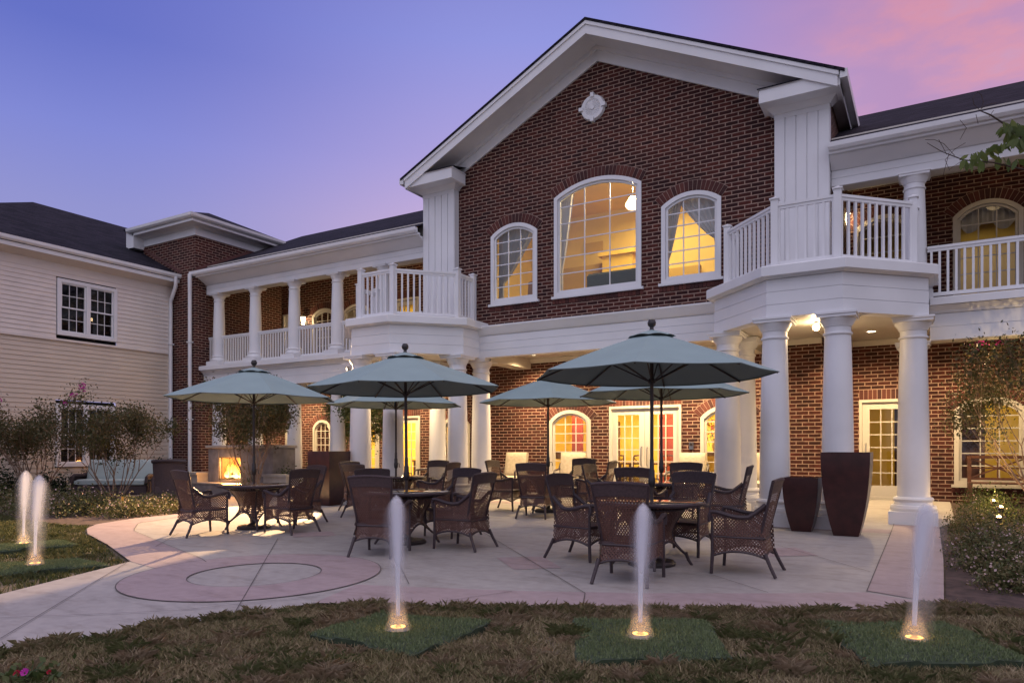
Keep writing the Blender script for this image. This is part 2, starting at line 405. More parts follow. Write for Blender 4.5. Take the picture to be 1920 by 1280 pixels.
    def build(s, name, mat, parent=None, smooth=False, bevel=0, angle=40):
        me = bpy.data.meshes.new(name)
        L = Vector((0, 0, 0))
        if parent is not None and parent.get('_w'): L = Vector(parent['_w'])
        me.from_pydata([(a - L.x, b - L.y, c - L.z) for a, b, c in s.v], [], s.f)
        if s.uv:
            ul = me.uv_layers.new(name='UVMap')
            for fi, us in s.uv.items():
                p = me.polygons[fi]
                for li, u in zip(p.loop_indices, us): ul.data[li].uv = u
        me.materials.append(mat)
        bm = bmesh.new(); bm.from_mesh(me)
        bmesh.ops.recalc_face_normals(bm, faces=bm.faces)
        if bevel:
            bmesh.ops.bevel(bm, geom=[e for e in bm.edges if e.is_manifold and e.calc_face_angle(0) > .5], offset=bevel, segments=1, affect='EDGES', profile=.5)
        bm.to_mesh(me); bm.free()
        if smooth:
            me.polygons.foreach_set('use_smooth', [True] * len(me.polygons))
            try: me.set_sharp_from_angle(angle=R(angle))
            except Exception: pass
        o = bpy.data.objects.new(name, me); COL.objects.link(o)
        if parent is not None:
            o.parent = parent
            if parent.get('_w'): o['_w'] = parent['_w']
        return o

def tag(o, label, cat, group=None, kind=None):
    if label: o['label'] = label
    if cat: o['category'] = cat
    if group: o['group'] = group
    if kind: o['kind'] = kind
    return o
def thing(name, label, cat, loc=(0, 0, 0), rz=0, group=None, world=False):
    o = bpy.data.objects.new(name, None); o.empty_display_size = .1
    o.location = loc; o.rotation_euler = (0, 0, rz); COL.objects.link(o)
    if world: o['_w'] = tuple(loc)
    return tag(o, label, cat, group)
def dup(root, loc, rz, label, group=None):
    r = root.copy(); COL.objects.link(r); r.location = loc; r.rotation_euler = (0, 0, rz); r['label'] = label
    if group: r['group'] = group
    def kids(a, b):
        for ch in list(a.children):
            c = ch.copy(); COL.objects.link(c); c.parent = b; kids(ch, c)
    kids(root, r)
    return r
def cloud(name, V, mat, parent=None):
    """quick mesh from numpy arrays: V (n,k,3) separate polygons of k corners"""
    n, k, _ = V.shape
    me = bpy.data.meshes.new(name); me.vertices.add(n * k); me.vertices.foreach_set('co', V.astype(np.float32).ravel())
    me.loops.add(n * k); me.loops.foreach_set('vertex_index', np.arange(n * k, dtype=np.int32))
    me.polygons.add(n); me.polygons.foreach_set('loop_start', np.arange(0, n * k, k, dtype=np.int32))
    me.update(calc_edges=True); me.materials.append(mat)
    o = bpy.data.objects.new(name, me); COL.objects.link(o)
    if parent is not None: o.parent = parent
    return o
def leaves(P, size, up=.35, aspect=.45, rs=None):
    """leaf-shaped quads at points P"""
    g = rs or rng; n = len(P)
    a = g.normal(size=(n, 3)); a[:, 2] += up; a /= np.linalg.norm(a, axis=1)[:, None]
    t = g.normal(size=(n, 3)); t -= (t * a).sum(1)[:, None] * a; t /= np.linalg.norm(t, axis=1)[:, None]
    b = np.cross(a, t); L = (size * g.uniform(.6, 1.3, n))[:, None]
    return np.stack([P - t * L * .5, P + b * L * aspect * .5, P + t * L * .5, P - b * L * aspect * .5], 1)
def inpoly(x, y, poly):
    r = np.zeros(len(x), bool); j = len(poly) - 1
    for i in range(len(poly)):
        xi, yi = poly[i]; xj, yj = poly[j]
        c = ((yi > y) != (yj > y)) & (x < (xj - xi) * (y - yi) / (yj - yi + 1e-12) + xi); r ^= c; j = i
    return r
def sheet(name, pts, dz, mat, kind='structure'):
    bm = bmesh.new(); bm.faces.new([bm.verts.new((x, y, 0)) for x, y in pts])
    for yy in (12, 18):
        bmesh.ops.bisect_plane(bm, geom=bm.verts[:] + bm.edges[:] + bm.faces[:], plane_co=(0, yy, 0), plane_no=(0, 1, 0))
    bmesh.ops.triangulate(bm, faces=bm.faces)
    for v in bm.verts: v.co.z = G(v.co.y) + dz
    bmesh.ops.recalc_face_normals(bm, faces=bm.faces)
    me = bpy.data.meshes.new(name); bm.to_mesh(me); bm.free(); me.materials.append(mat)
    o = bpy.data.objects.new(name, me); COL.objects.link(o)
    if kind: o['kind'] = kind
    return o
# ------------------------------------------------------------------ the ground
bm = bmesh.new()
xs = [-160, -40, -21, -12, -4, 4, 20, 160]; ys = [-120, -24, 0, 6, 12, 18, 40, 160]
gv = [[bm.verts.new((x, y, G(y) - .035)) for x in xs] for y in ys]
for j in range(len(ys) - 1):
    for i in range(len(xs) - 1): bm.faces.new((gv[j][i], gv[j][i + 1], gv[j + 1][i + 1], gv[j + 1][i]))
me = bpy.data.meshes.new('ground'); bm.to_mesh(me); bm.free(); me.materials.append(SOIL)
o = bpy.data.objects.new('ground', me); o['kind'] = 'structure'; COL.objects.link(o)

MC = (-6.43, 5.32)
FRONT = [(-4.81, 4.63), (-2.97, 5.42), (-1.34, 6.22), (-.18, 6.90), (.09, 7.18)]
LEFT = [(-13.3, 9.15), (-13.32, 8.1), (-13.02, 7.25), (-12.52, 6.80), (-11.76, 6.40), (-10.25, 5.86), (-8.53, 5.16)]
PATIO = FRONT + [(.13, 9.8), (.12, 13.2), (.35, 13.9), (.35, 17.55), (-19.65, 17.55), (-19.65, 12.0), (-20.1, 10.9), (-19.3, 9.7), (-15.9, 10.0), (-14.3, 10.1)] + LEFT + [(-7.83, 3.43), (-7.45, 2.3), (-7.3, .6), (-6.1, .2), (-5.85, 1.7), (-5.67, 2.48)]
sheet('patio', PATIO, .0, CONC)
def arc(c, r, n=48, a0=0, a1=360): return [(c[0] + r * math.cos(R(a0 + (a1 - a0) * i / n)), c[1] + r * math.sin(R(a0 + (a1 - a0) * i / n))) for i in range(n + 1)]
def strip(name, outer, inner, dz, mat):
    mb = MB(); n = len(outer)
    mb.add([(x, y, G(y) + dz) for x, y in outer + inner], [(i, i + 1, n + i + 1, n + i) for i in range(n - 1)])
    o = mb.build(name, mat); o['kind'] = 'structure'; return o
def lerp_line(pts, n):
    P = np.array(pts); d = np.r_[0, np.cumsum(np.linalg.norm(np.diff(P, axis=0), axis=1))]; t = np.linspace(0, d[-1], n)
    return [(float(np.interp(u, d, P[:, 0])), float(np.interp(u, d, P[:, 1]))) for u in t]
strip('pavement_ring', arc(MC, 1.36), arc(MC, .70), .008, PINK)
# pink band along the left curve, and along the front edge, and the right edge
LI = [(-12.75, 8.9), (-12.50, 7.72), (-11.44, 6.97), (-9.39, 6.22), (-7.95, 5.72), (-7.6, 5.55)]
strip('pavement_band', lerp_line(LEFT[:-1] + [(-8.5, 5.15), (-7.75, 5.0)], 40), lerp_line(LI, 40), .004, PINK)
strip('pavement_band', lerp_line(FRONT, 30), lerp_line([(-5.05, 5.42), (-3.48, 5.93), (-2.37, 6.41), (-1.31, 6.97), (-.54, 7.44)], 30), .004, PINK)
strip('pavement_band', [(.10, 7.24), (.13, 9.8), (.12, 11.99), (.12, 13.2)], [(-.52, 7.52), (-.52, 9.8), (-.52, 11.99), (-.52, 13.2)], .006, PINK)
strip('pavement_band', [(-9.9, 13.75), (-3.0, 13.75)], [(-9.9, 14.15), (-3.0, 14.15)], .004, PINK)
strip('pavement_band', [(-2.6, 12.12), (-.53, 12.12)], [(-2.6, 12.55), (-.53, 12.55)], .004, PINK)
for q in ([(-8.85, 8.0), (-8.4, 7.65), (-7.95, 8.1), (-8.4, 8.45)], [(-4.05, 6.9), (-3.62, 7.25), (-4.2, 7.85), (-4.65, 7.5)], [(-1.75, 9.1), (-1.2, 9.5), (-1.55, 10.05), (-2.1, 9.65)]):
    sheet('pavement_inset', q, .004, PINK)
jm = MB()
def joint(pts, w=.008, dz=.012):
    for (x0, y0), (x1, y1) in zip(pts[:-1], pts[1:]):
        d = Vector((x1 - x0, y1 - y0, 0)); n = Vector((-d.y, d.x, 0)).normalized() * w / 2
        jm.add([(x0 + n.x, y0 + n.y, G(y0) + dz), (x0 - n.x, y0 - n.y, G(y0) + dz), (x1 - n.x, y1 - n.y, G(y1) + dz), (x1 + n.x, y1 + n.y, G(y1) + dz)], [(0, 1, 2, 3)])
def oG(px, py):
    d = FW + RT * ((px - 960) / 1330); k = (843 - py) / 1330; lo, hi = 1, 60
    for _ in range(50):
        m = (lo + hi) / 2
        if 1.27 + k * m > G(d.y * m): lo = m
        else: hi = m
    return (d.x * lo, d.y * lo)
joint(arc(MC, 1.36)); joint(arc(MC, .70)); joint(lerp_line(LI, 24)); joint([(-.52, 7.47), (-.52, 12), (-.52, 17.3)])
for a, b in (((521, 1010), (442, 1147)), ((745, 1052), (767, 1096)), ((905, 998), (1097, 1113)), ((1097, 1113), (1093, 1136)), ((1330, 1077), (1440, 1112)), ((1452, 1021), (1632, 1073)), ((0, 1199), (237, 1056)),
             ((0, 1160), (330, 1146)), ((330, 1146), (600, 1118)), ((292, 1025), (335, 1000)), ((1050, 962), (1210, 985)), ((700, 960), (880, 975)), ((1560, 960), (1646, 933)), ((640, 990), (905, 998)), ((820, 1130), (960, 1110))):
    joint([oG(*a), oG(*b)])
o = jm.build('pavement_joints', JOINT); o['kind'] = 'structure'
BEDL = [(-20.9, 4.5), (-17.4, 7.5), (-13.6, 6.95), (-13.06, 7.25), (-13.36, 8.1), (-13.34, 9.15), (-14.3, 10.1), (-15.9, 10.0), (-19.3, 9.7), (-20.1, 10.9), (-19.65, 12.0), (-19.65, 14), (-20.9, 14)]
sheet('mulch_bed', BEDL, -.02, MULCH)
BEDR = [(.12, 6.9), (2.2, 7.6), (7, 9), (7, 17.4), (.37, 17.4), (.37, 13.9), (.14, 13.2), (.15, 9.8), (.11, 7.2)]
sheet('mulch_bed', BEDR, -.02, MULCH)

# ------------------------------------------------------------------ building tools
def axis_fn(axis, c):
    if axis == 'x': return lambda a, z, off: (a, c - off, z)
    return lambda a, z, off: (c + off, a, z)
def archz(op, a):
    w = (op['a1'] - op['a0']) / 2; m = (op['a1'] + op['a0']) / 2; r = op['za'] - op['zs']
    if r < 1e-4: return op['zs']
    RR = (w * w + r * r) / (2 * r)
    return op['za'] - RR + math.sqrt(max(0, RR * RR - (a - m) ** 2))
def op(a0, a1, zb, zs, za=None): return dict(a0=a0, a1=a1, zb=zb, zs=zs, za=za if za else zs)
def wall(mb, axis, c, a0, a1, z0, ztop, ops=(), brk=()):
    fn = axis_fn(axis, c); zt = ztop if callable(ztop) else (lambda a: ztop)
    B = {a0, a1, *brk}
    for q in ops:
        for i in range(13): B.add(q['a0'] + (q['a1'] - q['a0']) * i / 12)
    B = sorted(b for b in B if a0 - 1e-6 <= b <= a1 + 1e-6)
    for p, q in zip(B[:-1], B[1:]):
        if q - p < 1e-5: continue
        md = (p + q) / 2; segs = [(z0, z0)]; cov = sorted([k for k in ops if k['a0'] < md < k['a1']], key=lambda k: k['zb'])
        lo = (z0, z0)
        for k in cov:
            if k['zb'] > lo[0] + 1e-4: mb.add([fn(p, lo[0], 0), fn(q, lo[1], 0), fn(q, k['zb'], 0), fn(p, k['zb'], 0)], [(0, 1, 2, 3)])
            lo = (archz(k, p), archz(k, q))
        mb.add([fn(p, lo[0], 0), fn(q, lo[1], 0), fn(q, zt(q), 0), fn(p, zt(p), 0)], [(0, 1, 2, 3)])
def outline(o, inset=0, n=14):
    k = dict(a0=o['a0'] + inset, a1=o['a1'] - inset, zb=o['zb'] + inset, zs=o['zs'] - inset * (.55 if o['za'] > o['zs'] else 1), za=o['za'] - inset)
    pts = [(k['a0'], k['zb'])] + [(k['a0'] + (k['a1'] - k['a0']) * i / n, archz(k, k['a0'] + (k['a1'] - k['a0']) * i / n)) for i in range(n + 1)] + [(k['a1'], k['zb'])]
    return pts, k
def window(parent, axis, c, o, cols, rows, mat=None, fw=.085, soldier=True, sill=True, label=None, door=False, rowlock=True, glass=None):
    mat = mat or WHITE; fn = axis_fn(axis, c)
    f = MB(); O, _ = outline(o); I1, k1 = outline(o, fw); I2, k2 = outline(o, fw + .05)
    f.ring(O, I1, fn, .025, -.12); f.ring([(a, z) for a, z in outline(o, fw + .004)[0]], I2, fn, -.015, -.075)
    w = f.build('window', mat, parent)
    if label: w['label'] = label
    g = MB(); t = .011
    for i in range(1, cols):
        a = k2['a0'] + (k2['a1'] - k2['a0']) * i / cols
        g.prism([(a - t, k2['zb']), (a + t, k2['zb']), (a + t, archz(k2, a)), (a - t, archz(k2, a))], fn, -.032, -.052)
    for j in range(1, rows):
        z = k2['zb'] + (k2['za'] - k2['zb']) * j / rows; a0, a1 = k2['a0'], k2['a1']
        if z > k2['zs']:
            r = k2['za'] - k2['zs']; hw = (k2['a1'] - k2['a0']) / 2
            RR = (hw * hw + r * r) / (2 * r); h2 = RR * RR - (z - (k2['za'] - RR)) ** 2
            if h2 <= 0: continue
            m = (a0 + a1) / 2; a0, a1 = m - math.sqrt(h2), m + math.sqrt(h2)
        g.prism([(a0, z - t), (a1, z - t), (a1, z + t), (a0, z + t)], fn, -.034, -.050)
    if cols > 1 or rows > 1: g.build('glazing_bars', mat, w)
    p = MB(); p.add([fn(a, z, -.045) for a, z in I2], [tuple(range(len(I2)))]); p.build('pane', glass or GLASS, w)
    if sill and not door:
        s_ = MB(); s_.prism([(o['a0'] - .05, o['zb'] - .055), (o['a1'] + .05, o['zb'] - .055), (o['a1'] + .05, o['zb'] - .001), (o['a0'] - .05, o['zb'] - .001)], fn, .065, -.1); s_.build('sill', mat, w)
        if rowlock:
            b = MB(); n = max(3, int((o['a1'] - o['a0'] + .1) / .083)); st = (o['a1'] - o['a0'] + .1) / n
            for i in range(n):
                a = o['a0'] - .05 + st * i + .005; b.prism([(a, o['zb'] - .165), (a + st - .011, o['zb'] - .165), (a + st - .011, o['zb'] - .057), (a, o['zb'] - .057)], fn, .018, -.02)
            b.build('brick_sill', BRICKD, w)
    if soldier:
        b = MB(); h = .215; pts, _ = outline(o, 0, 40); top = pts[1:-1]
        if o['za'] - o['zs'] < 1e-3: top = [(o['a0'] - .02, o['zs']), (o['a1'] + .02, o['zs'])]
        L = lerp_line(top, 2 + int(sum(math.dist(p_, q_) for p_, q_ in zip(top[:-1], top[1:])) / .083))
        hw = (o['a1'] - o['a0']) / 2; r = o['za'] - o['zs']; RR = (hw * hw + r * r) / (2 * r) if r > 1e-3 else 1e6
        cen = ((o['a0'] + o['a1']) / 2, o['za'] - RR)
        def outp(p_, d):
            v = Vector((p_[0] - cen[0], p_[1] - cen[1])); v.normalize(); return (p_[0] + v.x * d, p_[1] + v.y * d)
        for p_, q_ in zip(L[:-1], L[1:]):
            e = .06
            A = (p_[0] + (q_[0] - p_[0]) * e, p_[1] + (q_[1] - p_[1]) * e); B_ = (q_[0] - (q_[0] - p_[0]) * e, q_[1] - (q_[1] - p_[1]) * e)
            b.prism([outp(A, .006), outp(B_, .006), outp(B_, h), outp(A, h)], fn, .014, -.03)
        ao = b.build('brick_arch', BRICKD, w)
        mt = MB(); n = len(L); mt.prism([outp(p_, .003) for p_ in L] + [outp(p_, h + .008) for p_ in L[::-1]], fn, .008, -.02); mt.build('mortar_bed', MORTAR, w)
    return w
def column(parent, x, y, z0, z1, r, plinth=True, mat=None):
    m = mat or WHITE; b = MB(); H = z1 - z0; k = r / .24
    ph = .19 * k
    prof = [(r * 1.36, ph), (r * 1.42, ph + .05 * k), (r * 1.36, ph + .095 * k), (r * 1.17, ph + .105 * k), (r * 1.13, ph + .15 * k), (r * 1.17, ph + .165 * k), (r * 1.24, ph + .195 * k), (r * 1.17, ph + .225 * k), (r * 1.02, ph + .235 * k), (r, ph + .29 * k)]
    zt = z1 - .34 * k
    for i in range(1, 9):
        t = i / 8; prof.append((r * (1 - .19 * t ** 1.6), z0 * 0 + ph + .29 * k + (zt - z0 - ph - .29 * k) * t))
    rt = r * .81; q = zt - z0
    prof += [(rt * 1.10, q + .005), (rt * 1.13, q + .022 * k), (rt * 1.10, q + .04 * k), (rt, q + .045 * k), (rt, q + .13 * k), (rt * 1.08, q + .135 * k), (rt * 1.1, q + .155 * k), (rt * 1.25, q + .20 * k), (rt * 1.38, q + .25 * k), (rt * 1.38, q + .262 * k)]
    b.lathe([(a, z + z0) for a, z in prof], 28, (x, y, 0))
    o = b.build('column', m, parent, smooth=True, angle=32)
    if plinth: c = MB(); c.box(x - r * 1.45, x + r * 1.45, y - r * 1.45, y + r * 1.45, z0 - .15, z0 + ph); c.build('plinth', m, o)
    c = MB(); c.box(x - rt * 1.46, x + rt * 1.46, y - rt * 1.46, y + rt * 1.46, z1 - .078 * k, z1 - .03 * k); c.box(x - rt * 1.56, x + rt * 1.56, y - rt * 1.56, y + rt * 1.56, z1 - .03 * k, z1 + .002); c.build('abacus', m, o)
    return o
def railing(parent, p, q, zb, zt, sp=.13, posts=(), mat=None, ph=None):
    m = mat or WHITE; b = MB(); x0, y0 = p; x1, y1 = q
    b.bar((x0, y0, zt - .022), (x1, y1, zt - .022), .075, .044); b.bar((x0, y0, zt - .068), (x1, y1, zt - .068), .045, .05)
    r = b.build('railing', m, parent); b = MB(); b.bar((x0, y0, zb), (x1, y1, zb), .05, .06); b.build('bottom_rail', m, r)
    L = math.dist(p, q); n = max(1, round(L / sp)); c = MB(); ang = Vector((x1 - x0, y1 - y0, 0)).normalized(); sd = Vector((-ang.y, ang.x, 0))
    for i in range(n):
        t = (i + .5) / n; cx, cy = x0 + (x1 - x0) * t, y0 + (y1 - y0) * t
        c.obox((cx, cy, (zb + zt - .05) / 2), ang, sd, (0, 0, 1), .019, .019, (zt - .1 - zb) / 2)
    c.build('balusters', m, r)
    for (x, y) in posts:
        d = MB(); h = ph or zt + .14; d.box(x - .058, x + .058, y - .058, y + .058, zb - .08, h - .05); d.box(x - .078, x + .078, y - .078, y + .078, h - .05, h - .028)
        d.add([(x - .07, y - .07, h - .028), (x + .07, y - .07, h - .028), (x + .07, y + .07, h - .028), (x - .07, y + .07, h - .028), (x, y, h + .012)], [(0, 1, 4), (1, 2, 4), (2, 3, 4), (3, 0, 4)])
        d.build('post', m, r)
    return r
def boards(off, z0, z1, n, lap=.018):
    """stack of frieze boards, each lower edge a shadow line"""
    pr = []; h = (z1 - z0) / n
    for i in range(n):
        a = z0 + h * i; pr += [(off + lap * (n - 1 - i) * .25 + .0, a + (0 if i == 0 else .004)), (off + lap * (n - 1 - i) * .25, a + h - .012), (off + lap * (n - 1 - i) * .25 - .014, a + h - .012), (off + lap * (n - 1 - i) * .25 - .014, a + h)]
    return pr
def room(parent, x0, x1, y0, y1, z0, z1, mw, mf=None, mc=None, front=False, name='interior_room'):
    b = MB(); b.add([(x0, y1, z0), (x1, y1, z0), (x1, y1, z1), (x0, y1, z1), (x0, y0, z0), (x1, y0, z0), (x1, y0, z1), (x0, y0, z1)], [(0, 1, 2, 3), (0, 3, 7, 4), (1, 5, 6, 2)])
    r = b.build(name, mw, parent)
    c = MB(); c.add([(x0, y0, z0), (x1, y0, z0), (x1, y1, z0), (x0, y1, z0)], [(0, 1, 2, 3)]); c.build('room_floor', mf or FLOORW, r)
    c = MB(); c.add([(x0, y0, z1), (x1, y0, z1), (x1, y1, z1), (x0, y1, z1)], [(0, 3, 2, 1)]); c.build('room_ceiling', mc or mw, r)
    return r

# ------------------------------------------------------------------ brick building (centre block and two porch wings)
BB = thing('brick_building', 'red brick building with white columns, gabled centre block and two-storey porches', 'building', (-6.4, 16, .15), world=True)
YW, YC, YL = 14.4, 16.4, 17.4          # upper centre wall, lower centre wall, wing walls
BL, BR = -11.05, -1.78                 # bay centres
XL, XR = -19.7, 6.0
# upper centre wall with its gable
apx, apz = -6.3, 10.02
def gz(x): return 7.78 + (apz - 7.78) * (1 - abs(x - apx) / 4.7)
w1, w2, w3 = op(-9.08, -7.82, 4.74, 6.36, 6.60), op(-7.38, -5.30, 4.74, 6.98, 7.27), op(-4.86, -3.62, 4.74, 6.35, 6.57)
mb = MB(); wall(mb, 'x', YW, -11.0, -1.6, 4.15, gz, (w1, w2, w3), (apx,)); mb.build('wall', BRICK, BB)
window(BB, 'x', YW, w1, 3, 6); window(BB, 'x', YW, w2, 3, 6, label='largest arched window, lit amber inside with a hanging lamp'); window(BB, 'x', YW, w3, 3, 6)
for x in (-11.0, -1.6): mb = MB(); wall(mb, 'y', x, YW, 23, 3.3, 8.1); mb.build('wall', BRICK, BB)
# lower walls
lw = [op(-8.54, -7.37, .62, 2.02, 2.29), op(-4.60, -3.43, .62, 2.02, 2.29)]
dd = op(-6.87, -5.05, .12, 2.34)
mb = MB(); wall(mb, 'x', YC, -11.0, -1.98, 0, 3.6, lw + [dd])
for x in (-11.0, -1.98): wall(mb, 'y', x, YC, YL, 0, 3.6)
mb.build('wall', BRICK, BB)
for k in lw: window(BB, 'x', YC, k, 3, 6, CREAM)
rw = [op(.42, 1.66, .55, 2.10, 2.36), op(2.9, 4.1, .55, 2.10, 2.36)]; rd = op(-1.36, -.30, .19, 2.37)
ru = [op(-1.46, -.30, 4.1, 6.10, 6.38), op(.40, 1.60, 4.1, 6.10, 6.38), op(3.0, 4.2, 4.1, 6.1, 6.38)]
mb = MB(); wall(mb, 'x', YL, -1.98, XR, 0, 7.4, rw + [rd] + ru); mb.build('wall', BRICK, BB)
ll = [op(-12.72, -11.70, .6, 2.02, 2.28), op(-18.15, -17.30, .6, 2.02, 2.28), op(-19.5, -18.75, .6, 2.02, 2.28)]; ld = [op(-14.50, -13.55, .19, 2.32), op(-16.3, -15.2, .19, 2.32)]
lu = [op(-18.18, -17.10, 4.1, 5.83, 6.06 - .02), op(-16.75, -15.6, 4.1, 5.83, 6.04)]; lud = op(-19.6, -18.9, 3.95, 6.0); lud2 = op(-14.6, -13.6, 3.95, 6.0)
mb = MB(); wall(mb, 'x', YL, XL, -11.0, 0, 7.4, ll + ld + lu + [lud, lud2]); mb.build('wall', BRICK, BB)
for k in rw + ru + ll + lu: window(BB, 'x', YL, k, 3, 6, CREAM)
def door(parent, axis, c, o, leaves_, lab=None, kick=.28):
    fn = axis_fn(axis, c); f = MB(); O, _ = outline(o); I, k = outline(o, .06)
    f.ring(O, I, fn, .03, -.14)
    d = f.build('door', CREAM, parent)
    if lab: d['label'] = lab
    n = leaves_; w = (k['a1'] - k['a0']) / n
    for i in range(n):
        a0 = k['a0'] + w * i + .004; a1 = a0 + w - .008; zb, zt = o['zb'] + .02, k['zs'] - .004
        st = .14; g0, g1, gb, gt = a0 + st, a1 - st, zb + kick, zt - .15
        lf = MB(); lf.ring([(a0, zb), (a0, zt), (a1, zt), (a1, zb)], [(g0, gb), (g0, gt), (g1, gt), (g1, gb)], fn, -.02, -.065)
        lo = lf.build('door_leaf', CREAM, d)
        b = MB()
        for j in range(1, 3): a = g0 + (g1 - g0) * j / 3; b.prism([(a - .011, gb), (a + .011, gb), (a + .011, gt), (a - .011, gt)], fn, -.028, -.05)
        for j in range(1, 6): z = gb + (gt - gb) * j / 6; b.prism([(g0, z - .011), (g1, z - .011), (g1, z + .011), (g0, z + .011)], fn, -.03, -.048)
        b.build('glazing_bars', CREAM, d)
        p = MB(); p.add([fn(a, z, -.04) for a, z in ((g0, gb), (g1, gb), (g1, gt), (g0, gt))], [(0, 1, 2, 3)]); p.build('pane', GLASS, d)
        hx = a1 - .07 if (i == 0 and n == 2) else a0 + .07
        h = MB(); z0 = zb + .75; h.tube([fn(hx, z0, -.02), fn(hx, z0, .05), fn(hx, z0 + .05, .065), fn(hx, z0 + .40, .065), fn(hx, z0 + .45, .05), fn(hx, z0 + .45, -.02)], .012, 8); h.build('handle', METAL, d, smooth=True)
    b = MB(); L = o['a1'] - o['a0']; m = int(L / .083); s_ = L / m
    for i in range(m): a = o['a0'] + s_ * i + .005; b.prism([(a, o['zs'] + .005), (a + s_ - .01, o['zs'] + .005), (a + s_ - .01, o['zs'] + .215), (a, o['zs'] + .215)], fn, .014, -.03)
    b.build('brick_lintel', BRICKD, d)
    mt = MB(); mt.prism([(o['a0'], o['zs'] + .002), (o['a1'], o['zs'] + .002), (o['a1'], o['zs'] + .222), (o['a0'], o['zs'] + .222)], fn, .008, -.02); mt.build('mortar_bed', MORTAR, d)
    return d
door(BB, 'x', YC, dd, 2, 'white double glazed doors with pull handles'); door(BB, 'x', YL, rd, 1); [door(BB, 'x', YL, k, 1) for k in ld]; door(BB, 'x', YL, lud, 1); door(BB, 'x', YL, lud2, 1)
# keypad by the doors
mb = MB(); mb.box(-4.86, -4.76, YC - .03, YC, 1.28, 1.45); kp = mb.build('intercom', METAL, BB); mb = MB(); mb.box(-4.845, -4.775, YC - .034, YC - .03, 1.36, 1.43); mb.build('keypad', DARKM, kp)
# pilasters of the centre block
for x0, x1 in ((-10.98, -10.02), (-2.57, -1.60)):
    m = MB(); m.box(x0, x1, 14.215, YW - .001, 4.2, 7.70); p = m.build('pilaster', WHITE, BB)
    w = (x1 - x0); b = MB()
    n = 5
    for i in range(n):
        a0 = x0 + w * i / n; b.box(a0 + .012, a0 + w / n - .012, 14.197, 14.215, 4.2, 7.55)
    b.box(x0, x1, 14.19, 14.215, 7.55, 7.70); b.build('pilaster_boards', WHITE, p)
# gable: rake boards, soffit, eave returns
def rake(z_lo, z_hi, y0, y1, xin0, xin1, mat, name, par, topz):
    pass
slope = (10.36 - 7.98) / 4.87
def rk(off): # height of the rake underside line at distance from ridge
    return lambda x: 10.36 - off - slope * abs(x - apx)
def rakebar(par, name, mat, y0, y1, o0, o1, reach=4.9):
    m = MB()
    for s_ in (-1, 1):
        P = [(apx, 10.36 - o0), (apx + s_ * reach, 10.36 - o0 - slope * reach), (apx + s_ * reach, 10.36 - o1 - slope * reach), (apx, 10.36 - o1)]
        m.prism(P, lambda a, z, d: (a, d, z), y0, y1)
    return m.build(name, mat, par)
ro = rakebar(BB, 'gable_roof', SHING, 13.70, 23.2, -.06, -.005, 5.0)
rakebar(ro, 'rake_board', WHITE, 13.74, 13.79, 0, .27, 4.88)
rakebar(ro, 'rake_trim', WHITE, 13.715, 13.74, 0, .075, 4.90)
rakebar(ro, 'rake_soffit', WHITE, 13.79, 14.37, .20, .24, 4.86)
rakebar(ro, 'rake_frieze', WHITE, 14.355, 14.399, .241, .56, 4.7)
rakebar(ro, 'rake_bed_mould', WHITE, 14.29, 14.355, .241, .33, 4.75)
for s_, xa, xb in ((-1, -11.22, -9.80), (1, -2.77, -1.38)):
    m = MB()
    outer = xa if s_ < 0 else xb
    yb = 14.36
    pth = [(xa, yb), (xa, 13.78), (xb, 13.78), (xb, yb)]
    m.sweep(pth, [(0, 7.74), (0, 7.98), (.02, 7.98), (.02, 8.0), (-.3, 8.0), (-.3, 7.74)])
    er = m.build('eave_return', WHITE, BB)
    c = MB(); c.add([(xa, 13.78, 7.742), (xb, 13.78, 7.742), (xb, YW, 7.742), (xa, YW, 7.742)], [(0, 1, 2, 3)]); c.build('return_soffit', WHITE, er)
    c = MB(); x0, x1 = (xa + .02, xb + .03) if s_ < 0 else (xa - .03, xb - .02)
    c.add([(x0, 13.75, 8.005), (x1, 13.75, 8.005), (x1, 14.37, 8.16), (x0, 14.37, 8.16)], [(0, 1, 2, 3)]); c.add([(x0, 13.75, 7.985), (x1, 13.75, 7.985), (x1, 13.75, 8.01), (x0, 13.75, 8.01)], [(0, 1, 2, 3)]); c.build('return_flashing', SHING, er)
    # crown under the return
    px0, px1 = (-10.98, -10.02) if s_ < 0 else (-2.57, -1.60)
    c = MB(); c.sweep([(px0, YW - .01), (px0, 14.2), (px1, 14.2), (px1, YW - .01)], [(-.05, 7.64), (.025, 7.64), (.04, 7.665), (.10, 7.715), (.13, 7.741), (-.05, 7.741)]); c.build('return_crown', WHITE, er)
    # side eave and gutter running back
    c = MB(); X = outer; y0, y1 = 13.72, 23
    sx = s_
    c.box(min(X, X + sx * .12), max(X, X + sx * .12), y0, y1, 7.83, 7.98); c.build('gutter', WHITE, er)
    c = MB(); c.add([(X, 13.8, 7.78), (X - sx * .42, 13.8, 7.78), (X - sx * .42, y1, 7.78), (X, y1, 7.78)], [(0, 1, 2, 3)]); c.box(min(X - sx * .02, X), max(X - sx * .02, X), 13.8, y1, 7.72, 7.83); c.build('side_soffit', WHITE, er)
